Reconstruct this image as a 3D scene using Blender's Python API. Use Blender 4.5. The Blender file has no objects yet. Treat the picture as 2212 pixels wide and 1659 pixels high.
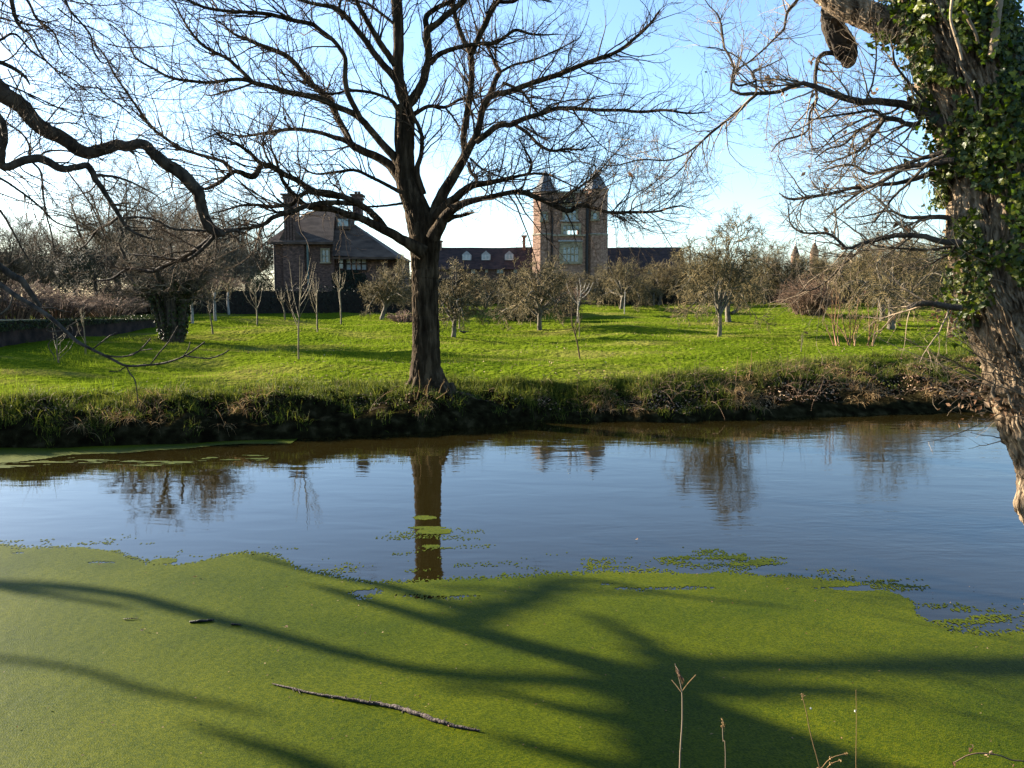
import bpy, math, random
import numpy as np
PI = math.pi
C = bpy.context.scene.collection
random.seed(5)
RNG = np.random.default_rng(11)

# ------------------------------------------------------------------ camera frame
F = 1736.0                                     # focal length for a picture 2212 wide
CAM = np.array([0.0, 0.0, 2.8])
PITCH = math.atan((829.5-640)/F)
FW = np.array([0, math.cos(PITCH), -math.sin(PITCH)])
UP = np.array([0, math.sin(PITCH), math.cos(PITCH)])
RT = np.array([1.0, 0, 0])
SUN_AZ, SUN_EL = math.radians(62), math.radians(18)
SUN = np.array([-math.sin(SUN_AZ)*math.cos(SUN_EL), math.cos(SUN_AZ)*math.cos(SUN_EL), math.sin(SUN_EL)])

def P(u, v, y):
    d = FW + (u-1106)/F*RT + (829.5-v)/F*UP
    return CAM + d*(y/d[1])
def PS(u, v, y):
    d = FW + (u-1106)/F*RT + (829.5-v)/F*UP
    return y/d[1]/F                              # metres per pixel there
def onplane(u, v, z=0.0):
    d = FW + (u-1106)/F*RT + (829.5-v)/F*UP
    return CAM + d*((z-CAM[2])/d[2])

# ------------------------------------------------------------------ numpy noise
_T = np.random.default_rng(3).random((256, 256))
def vn(x, y):
    x = np.asarray(x, float); y = np.asarray(y, float)
    xi = np.floor(x).astype(int); yi = np.floor(y).astype(int)
    fx = x-xi; fy = y-yi
    fx = fx*fx*(3-2*fx); fy = fy*fy*(3-2*fy)
    a = _T[xi & 255, yi & 255]; b = _T[(xi+1) & 255, yi & 255]
    c = _T[xi & 255, (yi+1) & 255]; d = _T[(xi+1) & 255, (yi+1) & 255]
    return (a*(1-fx)+b*fx)*(1-fy)+(c*(1-fx)+d*fx)*fy
def fbm(x, y, o=4):
    s = 0; a = 0.5; t = 0
    for i in range(o):
        s = s+a*vn(x*2**i+17.3*i, y*2**i+5.1*i); t += a; a *= 0.5
    return s/t
def sm(a, b, x):
    t = np.clip((x-a)/(b-a), 0, 1); return t*t*(3-2*t)
def nrm(v):
    return v/np.maximum(np.linalg.norm(v, axis=-1, keepdims=True), 1e-9)

# ------------------------------------------------------------------ mesh builder
class MB:
    def __init__(s): s.v = []; s.f = []; s.n = 0
    def add(s, v, f, mi=0, smooth=True):
        v = np.asarray(v, float).reshape(-1, 3); f = np.asarray(f, np.int64)
        s.v.append(v); s.f.append((f+s.n, mi, smooth)); s.n += len(v)
    def box(s, x0, x1, y0, y1, z0, z1, mi=0):
        v = [(x, y, z) for z in (z0, z1) for y in (y0, y1) for x in (x0, x1)]
        s.add(v, [(0, 2, 3, 1), (4, 5, 7, 6), (0, 1, 5, 4), (2, 6, 7, 3), (0, 4, 6, 2), (1, 3, 7, 5)], mi, False)
    def poly(s, v, faces, mi=0, smooth=False):
        for f in faces: s.add([v[i] for i in f], [list(range(len(f)))], mi, smooth)
    def prism(s, cx, cy, r0, r1, z0, z1, n=8, rot=PI/8, mi=0, smooth=False, cap=True):
        a = np.arange(n)*2*PI/n+rot
        b = np.stack([cx+r0*np.cos(a), cy+r0*np.sin(a), np.full(n, z0)], 1)
        t = np.stack([cx+r1*np.cos(a), cy+r1*np.sin(a), np.full(n, z1)], 1)
        i = np.arange(n); j = (i+1) % n
        s.add(np.concatenate([b, t]), np.stack([i, j, j+n, i+n], 1), mi, smooth)
        if cap:
            s.add(t, [list(range(n))], mi, False); s.add(b, [list(range(n))[::-1]], mi, False)
    def tubes(s, Pt, R, k=3, mi=0, cap=False):
        Pt = np.asarray(Pt, float); R = np.asarray(R, float)
        if Pt.ndim == 2: Pt = Pt[None]; R = R[None]
        N, K, _ = Pt.shape
        if N == 0: return
        T = nrm(np.gradient(Pt, axis=1))
        m = nrm(Pt[:, -1]-Pt[:, 0])
        ref = np.eye(3)[np.argmin(np.abs(m), axis=1)][:, None, :]
        U = nrm(np.cross(T, ref)); V = np.cross(T, U)
        a = np.arange(k)*2*PI/k
        v = Pt[:, :, None, :]+R[:, :, None, None]*(np.cos(a)[None, None, :, None]*U[:, :, None, :]+np.sin(a)[None, None, :, None]*V[:, :, None, :])
        base = (np.arange(N)*K*k)[:, None, None]
        kk = np.arange(K-1)[None, :, None]*k; i = np.arange(k)[None, None, :]; j = (i+1) % k
        f = np.stack(np.broadcast_arrays(base+kk+i, base+kk+j, base+kk+k+j, base+kk+k+i), -1).reshape(-1, 4)
        s.add(v.reshape(-1, 3), f, mi, True)
        if cap:
            for e in range(N):
                s.add(v[e, -1], [list(range(k))], mi, False); s.add(v[e, 0], [list(range(k))[::-1]], mi, False)
    def ribbons(s, Pt, W, side=None, mi=0):
        Pt = np.asarray(Pt, float); N, K, _ = Pt.shape
        T = nrm(np.gradient(Pt, axis=1))
        if side is None:
            side = nrm(RNG.normal(size=(N, 3))*np.array([1, 1, .25]))
        Sd = nrm(np.cross(T, np.cross(side[:, None, :], T)))
        v = np.stack([Pt-Sd*W[..., None], Pt+Sd*W[..., None]], 2)
        base = (np.arange(N)*K*2)[:, None]; kk = np.arange(K-1)[None, :]*2
        f = np.stack([base+kk, base+kk+1, base+kk+3, base+kk+2], -1).reshape(-1, 4)
        s.add(v.reshape(-1, 3), f, mi, True)
    def build(s, name, mats, parent=None):
        me = bpy.data.meshes.new(name)
        if not isinstance(mats, (list, tuple)): mats = [mats]
        for m in mats: me.materials.append(m)
        V = np.concatenate(s.v)
        par = None
        if parent is not None:
            off = np.zeros(3); q = parent
            while q is not None: off += np.array(q.location); q = q.parent
            V = V-off
        me.vertices.add(len(V)); me.vertices.foreach_set('co', V.astype(np.float32).ravel())
        loops = np.concatenate([f.ravel() for f, _, _ in s.f])
        sizes = np.concatenate([np.full(len(f), f.shape[1]) for f, _, _ in s.f])
        mi = np.concatenate([np.full(len(f), m) for f, m, _ in s.f])
        smo = np.concatenate([np.full(len(f), b) for f, _, b in s.f])
        me.loops.add(len(loops)); me.loops.foreach_set('vertex_index', loops.astype(np.int32))
        me.polygons.add(len(sizes))
        st = np.concatenate([[0], np.cumsum(sizes)[:-1]])
        me.polygons.foreach_set('loop_start', st.astype(np.int32))
        me.polygons.foreach_set('loop_total', sizes.astype(np.int32))
        me.polygons.foreach_set('material_index', mi.astype(np.int32))
        me.polygons.foreach_set('use_smooth', smo.astype(bool))
        me.update(calc_edges=True)
        o = bpy.data.objects.new(name, me); C.objects.link(o)
        if parent is not None: o.parent = parent
        return o

def tag(o, label=None, cat=None, group=None, kind=None):
    if label: o['label'] = label
    if cat: o['category'] = cat
    if group: o['group'] = group
    if kind: o['kind'] = kind
    return o
def thing(name, loc, label, cat, group=None, rz=0.0):
    o = bpy.data.objects.new(name, None); C.objects.link(o)
    o.location = [float(a) for a in loc]; o.rotation_euler = (0, 0, rz); o.empty_display_size = .3
    return tag(o, label, cat, group)
def dup(root, loc, rz, sc, label, group=None, name=None):
    r = root.copy(); C.objects.link(r)
    if name: r.name = name
    r.location = [float(a) for a in loc]; r.rotation_euler = (0, 0, rz); r.scale = sc if hasattr(sc, '__len__') else (sc, sc, sc)
    r['label'] = label
    if group: r['group'] = group
    for ch in list(root.children):
        c = ch.copy(); C.objects.link(c); c.parent = r
    return r

# ------------------------------------------------------------------ materials
def mat(name, c1, c2=None, scale=5.0, rough=.8, bump=0.0, bscale=None, stretch=(1, 1, 1), island=False,
        c3=None, spec=.3, transl=0.0, detail=5, contrast=(.35, .65), bdist=.02, wave=None, tcolor=None):
    k_ = .43 if name not in ('white_paint', 'gold', 'lead', 'curtain', 'glass') else .62
    c1 = tuple(a*k_ for a in c1); c2 = tuple(a*k_ for a in c2) if c2 else None; c3 = tuple(a*k_ for a in c3) if c3 else None; tcolor = tuple(a*k_ for a in tcolor) if tcolor else None
    m = bpy.data.materials.new(name); m.use_nodes = True
    nt = m.node_tree; N = nt.nodes; L = nt.links
    b = N['Principled BSDF']; b.inputs['Roughness'].default_value = rough
    b.inputs['Specular IOR Level'].default_value = spec
    tc = N.new('ShaderNodeTexCoord'); mp = N.new('ShaderNodeMapping'); mp.inputs['Scale'].default_value = stretch
    L.new(tc.outputs['Object'], mp.inputs['Vector'])
    if c2 is None:
        b.inputs['Base Color'].default_value = (*c1, 1); col = None
    else:
        r = N.new('ShaderNodeValToRGB'); e = r.color_ramp.elements
        e[0].color = (*c1, 1); e[1].color = (*c2, 1)
        if island:
            g = N.new('ShaderNodeNewGeometry'); L.new(g.outputs['Random Per Island'], r.inputs['Fac'])
            e[0].position = .1; e[1].position = .9
        else:
            n = N.new('ShaderNodeTexNoise'); n.inputs['Scale'].default_value = scale; n.inputs['Detail'].default_value = detail
            L.new(mp.outputs[0], n.inputs['Vector']); L.new(n.outputs['Fac'], r.inputs['Fac'])
            e[0].position, e[1].position = contrast
        if c3:
            q = r.color_ramp.elements.new(.5); q.color = (*c3, 1)
        col = r.outputs['Color']; L.new(col, b.inputs['Base Color'])
    if bump:
        n2 = N.new('ShaderNodeTexNoise'); n2.inputs['Scale'].default_value = bscale or scale*2; n2.inputs['Detail'].default_value = 6
        L.new(mp.outputs[0], n2.inputs['Vector'])
        bp = N.new('ShaderNodeBump'); bp.inputs['Strength'].default_value = bump; bp.inputs['Distance'].default_value = bdist
        L.new(n2.outputs['Fac'], bp.inputs['Height']); L.new(bp.outputs[0], b.inputs['Normal'])
    if transl:
        t = N.new('ShaderNodeBsdfTranslucent'); mx = N.new('ShaderNodeMixShader'); mx.inputs[0].default_value = transl
        if tcolor: t.inputs['Color'].default_value = (*tcolor, 1)
        elif col: L.new(col, t.inputs['Color'])
        else: t.inputs['Color'].default_value = (*c1, 1)
        out = N['Material Output']
        L.new(b.outputs[0], mx.inputs[1]); L.new(t.outputs[0], mx.inputs[2]); L.new(mx.outputs[0], out.inputs['Surface'])
    return m

M = {}
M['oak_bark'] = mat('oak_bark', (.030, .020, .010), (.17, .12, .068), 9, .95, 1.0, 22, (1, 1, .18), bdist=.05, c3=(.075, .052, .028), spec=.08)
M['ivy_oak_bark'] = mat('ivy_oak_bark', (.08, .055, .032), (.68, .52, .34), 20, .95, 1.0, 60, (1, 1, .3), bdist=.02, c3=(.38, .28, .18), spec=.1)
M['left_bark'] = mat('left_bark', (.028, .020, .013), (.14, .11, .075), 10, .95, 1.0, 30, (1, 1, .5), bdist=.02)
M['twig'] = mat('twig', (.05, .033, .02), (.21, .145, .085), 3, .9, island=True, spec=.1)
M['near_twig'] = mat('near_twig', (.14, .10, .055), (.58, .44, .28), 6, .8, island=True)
M['apple_bark'] = mat('apple_bark', (.11, .095, .06), (.34, .29, .21), 8, .9, .6, 30, (1, 1, .4))
M['apple_twig'] = mat('apple_twig', (.045, .038, .010), (.46, .34, .14), 1.2, .85, island=True, c3=(.17, .145, .05))
M['brown_twig'] = mat('brown_twig', (.09, .05, .03), (.50, .32, .20), 1.5, .85, island=True)
M['grey_twig'] = mat('grey_twig', (.07, .055, .03), (.40, .32, .20), .7, .85, island=True)
M['orange_twig'] = mat('orange_twig', (.32, .15, .06), (.50, .30, .13), 2, .7)
M['sapling'] = mat('sapling', (.15, .12, .055), (.36, .29, .16), 5, .8)
M['pale_trunk'] = mat('pale_trunk', (.35, .32, .27), (.6, .57, .5), 12, .8, .3, 30)
M['ivy'] = mat('ivy', (.02, .05, .005), (.27, .29, .02), 4, .45, island=True, c3=(.075, .12, .008), spec=.28, transl=.25, tcolor=(.22, .38, .01))
M['ivy_far'] = mat('ivy_far', (.02, .04, .01), (.10, .13, .03), 4, .5, island=True, spec=.2, transl=.15)
M['yew'] = mat('yew', (.008, .016, .007), (.03, .05, .018), 4, .7, island=True, transl=.05)
M['dead_leaf'] = mat('dead_leaf', (.20, .09, .035), (.55, .37, .22), 4, .8, island=True, c3=(.36, .20, .10), transl=.25)
M['litter'] = mat('litter', (.14, .07, .035), (.85, .60, .38), 4, .85, island=True, c3=(.38, .20, .10), transl=.15)
M['grass'] = mat('grass', (.09, .16, .008), (.28, .32, .03), 4, .7, island=True, c3=(.16, .235, .014), transl=.45, tcolor=(.25, .36, .025), spec=.02)
M['bank_grass'] = mat('bank_grass', (.06, .10, .01), (.34, .36, .05), 4, .7, spec=.1, island=True, c3=(.10, .145, .018), transl=.4)
M['straw'] = mat('straw', (.20, .12, .05), (.85, .60, .30), 4, .8, island=True, c3=(.42, .27, .12), transl=.3, spec=.05)
M['bramble'] = mat('bramble', (.10, .06, .035), (.36, .22, .12), 3, .8)
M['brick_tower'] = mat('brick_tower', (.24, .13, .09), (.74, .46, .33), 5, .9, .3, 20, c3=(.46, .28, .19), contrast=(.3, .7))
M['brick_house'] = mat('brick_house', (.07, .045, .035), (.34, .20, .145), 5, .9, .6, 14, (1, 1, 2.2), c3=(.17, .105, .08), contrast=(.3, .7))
M['stone'] = mat('stone', (.42, .37, .27), (.7, .63, .48), 3, .9, .2)
M['stone_frame'] = mat('stone_frame', (.38, .33, .20), (.58, .50, .33), 3, .9)
M['slate'] = mat('slate', (.16, .165, .17), (.34, .34, .34), 2.5, .75, .3, 8)
M['roof_tile'] = mat('roof_tile', (.035, .022, .02), (.10, .06, .05), 1.5, .9, .5, 12, (1, 1, 3))
M['house_tile'] = mat('house_tile', (.07, .045, .03), (.19, .13, .09), 1.3, .9, .5, 14, (1, 1, 3))
M['copper'] = mat('copper_pipe', (.10, .17, .15), (.16, .25, .22), 4, .6)
M['lead'] = mat('lead', (.28, .31, .32), (.38, .41, .42), 5, .5)
M['glass'] = mat('glass', (.10, .17, .19), (.22, .32, .34), 3, .15, spec=.8)
M['curtain'] = mat('curtain', (.30, .38, .38), (.55, .60, .58), 2.5, .4, spec=.6)
M['iron'] = mat('iron', (.02, .02, .02), None, rough=.6)
M['gold'] = mat('gold', (.62, .50, .25), None, rough=.4)
M['white_paint'] = mat('white_paint', (.75, .75, .72), None, rough=.6)
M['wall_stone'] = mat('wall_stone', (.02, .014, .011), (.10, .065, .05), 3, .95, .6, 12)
M['coping'] = mat('coping', (.35, .30, .18), (.5, .44, .28), 5, .9)
M['soil'] = mat('soil', (.02, .015, .01), (.05, .04, .025), 6, .95)
M['feather'] = mat('feather', (.012, .012, .013), None, rough=.6)
M['beak'] = mat('beak', (.6, .35, .05), None, rough=.5)
M['dark_stick'] = mat('dark_stick', (.05, .035, .028), (.17, .12, .10), 25, .8, .8, 60)

# ground: meadow turf, darker earth on the banks
def ground_material():
    m = bpy.data.materials.new('meadow_turf'); m.use_nodes = True
    nt = m.node_tree; N = nt.nodes; L = nt.links; b = N['Principled BSDF']
    b.inputs['Roughness'].default_value = 1.0; b.inputs['Specular IOR Level'].default_value = 0.0
    tc = N.new('ShaderNodeTexCoord')
    def noise(sc, d=5, st=(1, 1, 1)):
        mp = N.new('ShaderNodeMapping'); mp.inputs['Scale'].default_value = st; L.new(tc.outputs['Object'], mp.inputs[0])
        n = N.new('ShaderNodeTexNoise'); n.inputs['Scale'].default_value = sc; n.inputs['Detail'].default_value = d
        L.new(mp.outputs[0], n.inputs['Vector']); return n.outputs['Fac']
    def ramp(fac, stops):
        r = N.new('ShaderNodeValToRGB'); e = r.color_ramp.elements
        e[0].position, e[0].color = stops[0][0], (*stops[0][1], 1)
        e[1].position, e[1].color = stops[-1][0], (*stops[-1][1], 1)
        for p, c in stops[1:-1]:
            q = e.new(p); q.color = (*c, 1)
        L.new(fac, r.inputs[0]); return r.outputs[0]
    def mix(f, a, c):
        x = N.new('ShaderNodeMix'); x.data_type = 'RGBA'
        L.new(f, x.inputs[0]) if not isinstance(f, float) else setattr(x.inputs[0], 'default_value', f)
        L.new(a, x.inputs[6]); L.new(c, x.inputs[7]); return x.outputs[2]
    fine = ramp(noise(9, 8), [(.3, (.014, .030, .002)), (.5, (.062, .094, .006)), (.7, (.150, .165, .020))])
    patch = ramp(noise(.5, 6, (.5, 1.3, 1)), [(.35, (.030, .060, .003)), (.5, (.076, .108, .006)), (.68, (.19, .155, .05))])
    turf = mix(.5, fine, patch)
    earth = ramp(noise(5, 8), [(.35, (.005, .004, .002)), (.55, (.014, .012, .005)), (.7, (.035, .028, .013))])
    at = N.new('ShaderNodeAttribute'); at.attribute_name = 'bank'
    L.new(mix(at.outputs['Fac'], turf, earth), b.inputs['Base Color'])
    bp = N.new('ShaderNodeBump'); bp.inputs['Strength'].default_value = 1.0; bp.inputs['Distance'].default_value = .16
    L.new(noise(5, 9), bp.inputs['Height']); L.new(bp.outputs[0], b.inputs['Normal'])
    return m

# ------------------------------------------------------------------ terrain
shore_px = [(-400, 985), (-150, 975), (0, 968), (150, 966), (300, 962), (430, 958), (550, 950), (700, 946), (800, 940), (900, 936), (1000, 925), (1100, 914), (1190, 908), (1300, 910), (1400, 912), (1550, 908), (1700, 903), (1850, 898), (2000, 893), (2200, 889), (2500, 884)]
crest_px = [(-400, 872), (-150, 866), (0, 862), (250, 850), (500, 840), (700, 829), (900, 830), (1000, 822), (1200, 826), (1400, 814), (1600, 798), (1800, 776), (2000, 764), (2200, 758), (2500, 755)]
sp = np.array([onplane(u, v, 0)[:2] for u, v in shore_px])
def meadow(x, y):
    x = np.asarray(x, float); y = np.asarray(y, float)
    z = .66+.0283*(np.minimum(y, 74)-17)+np.where(x > 0, .016*np.minimum(x, 14), -.014*np.maximum(x, -14))*np.exp(-np.maximum(y-24, 0)/40)
    return z
cp = []
for u, v in crest_px:
    y = 18.0
    for _ in range(30):
        p = onplane(u, v, float(meadow((u-1106)/F*y, y))); y = p[1]
    cp.append(p[:2])
cp = np.array(cp)
def shore(x): return np.interp(x, sp[:, 0], sp[:, 1])+.16*(fbm(x*.9, x*0+3.3, 3)-.5)*2+.06*np.sin(x*3.1)
def crest(x): return np.interp(x, cp[:, 0], cp[:, 1])+.5*(fbm(x*.7, x*0+8.3, 3)-.5)
def near(x):
    x = np.asarray(x, float)
    return 3.35+sm(3.5, 4.1, x)*2.2+sm(-7.5, -10, x)*4.0
def gz(x, y):
    x = np.asarray(x, float); y = np.asarray(y, float)
    w = shore(x); c = crest(x)
    t = np.clip((y-w)/(c-w), 0, 1)
    lump = (fbm(x*1.5, y*1.9, 4)-.5); ex = .55+.42*sm(-1.0, 1.6, x)
    zc = meadow(x, c)
    und = (fbm(x*.2+4, y*.32+9, 3)-.5)*.62*sm(0, 3, y-c)*np.exp(-np.maximum(y-60, 0)/30)+(fbm(x*1.1, y*1.4, 3)-.5)*.07
    far = np.where(y > c, meadow(x, y)+und, zc*(t**ex*.86+.14*sm(0, .1, t))+lump*.62*np.sin(PI*np.clip(t, 0, 1))**.7+und*t)
    far = np.where(y < w, -np.minimum((w-y)*1.2, 1.0), far)
    n = near(x)
    nz = np.minimum((n-y)*.8, 1.15); nz = np.maximum(nz, -1.0)
    nz = nz+np.where(nz > .1, (fbm(x*2, y*2, 3)-.5)*.12, 0)
    return np.where(y < (n+w)/2, nz, far)
def ground_at(u, v, lo=14.0, hi=67.0):
    """where the ray through (u,v) meets the ground"""
    d = FW + (u-1106)/F*RT + (829.5-v)/F*UP
    ys = np.linspace(lo, hi, 1600)
    pts = CAM[None]+d[None]*(ys/d[1])[:, None]
    h = pts[:, 2]-gz(pts[:, 0], pts[:, 1])
    i = np.argmax(h < 0)
    if not (h < 0).any(): i = -1
    p = pts[i].copy(); p[2] = float(gz(p[0], p[1])); return p

xs = np.concatenate([np.linspace(-400, -60, 18), np.linspace(-55, -22, 34), np.arange(-21.5, 24.5, .14), np.linspace(25, 60, 34), np.linspace(66, 400, 18)])
ys = np.concatenate([np.linspace(-60, -2, 16), np.arange(-1, 7.5, .25), np.linspace(7.7, 12.6, 10), np.arange(12.8, 24.5, .085), np.arange(24.7, 45, .25), np.arange(45.5, 95, .8), np.linspace(98, 900, 30)])
X, Y = np.meshgrid(xs, ys)
Z = gz(X, Y)
g = MB()
nx, ny = len(xs), len(ys)
i = np.arange(ny-1)[:, None]*nx+np.arange(nx-1)[None]
g.add(np.stack([X, Y, Z], -1), np.stack([i, i+1, i+nx+1, i+nx], -1).reshape(-1, 4))
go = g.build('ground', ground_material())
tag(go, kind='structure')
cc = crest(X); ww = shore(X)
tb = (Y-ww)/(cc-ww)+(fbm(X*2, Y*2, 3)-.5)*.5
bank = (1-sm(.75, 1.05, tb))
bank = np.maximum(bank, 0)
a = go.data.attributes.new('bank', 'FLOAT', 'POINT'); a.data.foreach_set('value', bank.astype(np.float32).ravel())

# ------------------------------------------------------------------ water
def water_material():
    m = bpy.data.materials.new('moat_water'); m.use_nodes = True
    nt = m.node_tree; N = nt.nodes; L = nt.links; b = N['Principled BSDF']
    b.inputs['Base Color'].default_value = (.0105, .0082, .0022, 1)
    b.inputs['Roughness'].default_value = .03; b.inputs['IOR'].default_value = 1.333
    b.inputs['Specular IOR Level'].default_value = .5
    tc = N.new('ShaderNodeTexCoord')
    def noise(sc, st, d=3, rot=0):
        mp = N.new('ShaderNodeMapping'); mp.inputs['Scale'].default_value = st; mp.inputs['Rotation'].default_value = (0, 0, rot)
        L.new(tc.outputs['Object'], mp.inputs[0])
        n = N.new('ShaderNodeTexNoise'); n.inputs['Scale'].default_value = sc; n.inputs['Detail'].default_value = d
        n.inputs['Distortion'].default_value = .4
        L.new(mp.outputs[0], n.inputs['Vector']); return n.outputs['Fac']
    big = noise(1.0, (.8, 2.2, 1), 2, .12); small = noise(7, (.55, 1.6, 1), 2, -.2)
    # ripples are stronger towards the right-hand reach
    sx = N.new('ShaderNodeSeparateXYZ'); L.new(tc.outputs['Object'], sx.inputs[0])
    mr = N.new('ShaderNodeMapRange'); mr.inputs['From Min'].default_value = -5; mr.inputs['From Max'].default_value = 7
    mr.inputs['To Min'].default_value = .15; mr.inputs['To Max'].default_value = 1.3
    L.new(sx.outputs['X'], mr.inputs['Value'])
    pt = N.new('ShaderNodeMapRange'); pt.inputs['From Min'].default_value = .4; pt.inputs['From Max'].default_value = .62; pt.inputs['To Min'].default_value = .25; pt.inputs['To Max'].default_value = 1.2
    L.new(noise(.45, (.6, 1.6, 1), 3, .5), pt.inputs['Value'])
    mp_ = N.new('ShaderNodeMath'); mp_.operation = 'MULTIPLY'; L.new(pt.outputs[0], mp_.inputs[0]); L.new(mr.outputs[0], mp_.inputs[1])
    mu = N.new('ShaderNodeMath'); mu.operation = 'MULTIPLY'; L.new(small, mu.inputs[0]); L.new(mp_.outputs[0], mu.inputs[1])
    b1 = N.new('ShaderNodeBump'); b1.inputs['Strength'].default_value = .35; b1.inputs['Distance'].default_value = .012; L.new(big, b1.inputs['Height'])
    b2 = N.new('ShaderNodeBump'); b2.inputs['Strength'].default_value = .55; b2.inputs['Distance'].default_value = .0035; L.new(mu.outputs[0], b2.inputs['Height'])
    L.new(b1.outputs[0], b2.inputs['Normal']); L.new(b2.outputs[0], b.inputs['Normal'])
    return m
w = MB(); w.add([(-400, -5, 0), (400, -5, 0), (400, 60, 0), (-400, 60, 0)], [(0, 1, 2, 3)], 0, False)
wo = w.build('water', water_material()); tag(wo, kind='structure')

# ------------------------------------------------------------------ duckweed
edge_px = [(-300, 1165), (0, 1182), (150, 1192), (300, 1222), (380, 1228), (430, 1212), (500, 1200), (570, 1206), (620, 1228), (700, 1246), (850, 1262), (1000, 1250), (1100, 1243), (1200, 1238), (1400, 1236), (1550, 1238), (1700, 1243), (1830, 1262), (1930, 1300), (1990, 1340), (2080, 1376), (2150, 1374), (2250, 1352), (2500, 1340)]
ep = np.array([onplane(u, v, 0)[:2] for u, v in edge_px]); ep = ep[np.argsort(ep[:, 0])]
def duck_mask(x, y):
    wx = x+(fbm(x*.8+3, y*.8, 3)-.5)*.9; wy = y+(fbm(x*.9, y*.9+7, 3)-.5)*.45
    d = np.interp(wx, ep[:, 0], ep[:, 1])-wy                 # >0 inside the sheet
    p = sm(-.28, .12, d)*1.3
    n1 = fbm(x*2.2, y*5.5, 4); n2 = np.random.default_rng(2).random(x.shape)*.8+vn(x*40, y*30)*.2
    thin = sm(-1.1, -.02, d)*sm(.42, .72, n1)*.6             # loose scum just outside the sheet
    p = np.maximum(p, thin)
    # blots of open water inside, close to the edge
    holes = sm(.68, .78, fbm(x*1.5+40, y*4+11, 3))*sm(.9, .1, d)
    p = p*(1-holes)
    for (u, v, ru, rv) in [(920, 1119, 26, 6), (935, 1148, 34, 6), (930, 1180, 22, 4), (1400, 1245, 60, 8), (720, 1082, 60, 3), (905, 1140, 50, 3), (352, 1213, 28, 7)]:
        c = onplane(u, v, 0); e = onplane(u, v+rv, 0); rx = ru*PS(u, v, c[1]); ry = abs(c[1]-e[1])
        q = ((x-c[0])/rx)**2+((y-c[1])/ry)**2
        p = np.maximum(p, sm(1.3, .7, q+(n1-.5)*2.4)*1.1)
    for (u, v, ru, rv, dens) in [(1560, 1212, 190, 24, .75), (1480, 1190, 120, 16, .5), (640, 1070, 190, 30, .42), (1900, 1260, 160, 26, .5), (2080, 1330, 150, 40, .55), (940, 1170, 190, 60, .34)]:
        c = onplane(u, v, 0); e = onplane(u, v+rv, 0); rx = ru*PS(u, v, c[1]); ry = abs(c[1]-e[1])
        q = ((x-c[0])/rx)**2+((y-c[1])/ry)**2
        sw = fbm(x*1.6+y*1.2, y*7-x*1.0, 4)
        p = np.maximum(p, dens*sm(1, 0, q)*sm(.42, .62, sw)*1.4)
    return p > n2*.95+.10
dw = MB()
cell = .026; cx_ = .014
gx = np.arange(-7.6, 7.6, cx_); gy = np.arange(3.9, 10.6, cell)
GX, GY = np.meshgrid(gx, gy)
inside = (np.abs(GX) < GY*.70+.4)
mask = duck_mask(GX, GY) & inside & (GY > near(GX)-.35)
vid = -np.ones((len(gy)+1, len(gx)+1), int)
jj, ii = np.nonzero(mask)
for a_, b_ in ((0, 0), (0, 1), (1, 0), (1, 1)): vid[jj+a_, ii+b_] = 1
sel = np.nonzero(vid > 0); vid[sel] = np.arange(len(sel[0]))
vx = gx[0]+(sel[1]-.5)*cx_; vy = gy[0]+(sel[0]-.5)*cell
jx = (vn(vx*53, vy*53)-.5)*cx_*.9; jy = (vn(vx*53+9, vy*53+4)-.5)*cell*.9
dw.add(np.stack([vx+jx, vy+jy, .0025+.002*vn(vx*20, vy*20)], 1), np.stack([vid[jj, ii], vid[jj, ii+1], vid[jj+1, ii+1], vid[jj+1, ii]], 1))
def duck_material():
    m = bpy.data.materials.new('duckweed'); m.use_nodes = True
    nt = m.node_tree; N = nt.nodes; L = nt.links; b = N['Principled BSDF']
    b.inputs['Roughness'].default_value = .55; b.inputs['Specular IOR Level'].default_value = .04
    tc = N.new('ShaderNodeTexCoord')
    v = N.new('ShaderNodeTexVoronoi'); v.inputs['Scale'].default_value = 95; L.new(tc.outputs['Object'], v.inputs['Vector'])
    r = N.new('ShaderNodeValToRGB'); e = r.color_ramp.elements
    e[0].color = (.022, .037, .0004, 1); e[1].color = (.060, .073, .0010, 1); e[0].position = .1; e[1].position = .95
    sp_ = N.new('ShaderNodeSeparateColor'); L.new(v.outputs['Color'], sp_.inputs[0]); L.new(sp_.outputs[0], r.inputs[0])
    n = N.new('ShaderNodeTexNoise'); n.inputs['Scale'].default_value = .7; n.inputs['Detail'].default_value = 6; L.new(tc.outputs['Object'], n.inputs['Vector'])
    r2 = N.new('ShaderNodeValToRGB'); q = r2.color_ramp.elements; q[0].color = (.66, .74, .6, 1); q[1].color = (1.2, 1.12, 1.1, 1); q[0].position = .35; q[1].position = .65
    L.new(n.outputs['Fac'], r2.inputs[0])
    x = N.new('ShaderNodeMix'); x.data_type = 'RGBA'; x.blend_type = 'MULTIPLY'; x.inputs[0].default_value = 1
    L.new(r.outputs[0], x.inputs[6]); L.new(r2.outputs[0], x.inputs[7]); L.new(x.outputs[2], b.inputs['Base Color'])
    bp = N.new('ShaderNodeBump'); bp.inputs['Strength'].default_value = .45; bp.inputs['Distance'].default_value = .004
    L.new(v.outputs['Distance'], bp.inputs['Height']); L.new(bp.outputs[0], b.inputs['Normal'])
    return m
M['duck'] = duck_material()
do = dw.build('duckweed', M['duck'])
tag(do, 'green duckweed sheet covering the near half of the moat', 'duckweed', kind='stuff')
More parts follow.
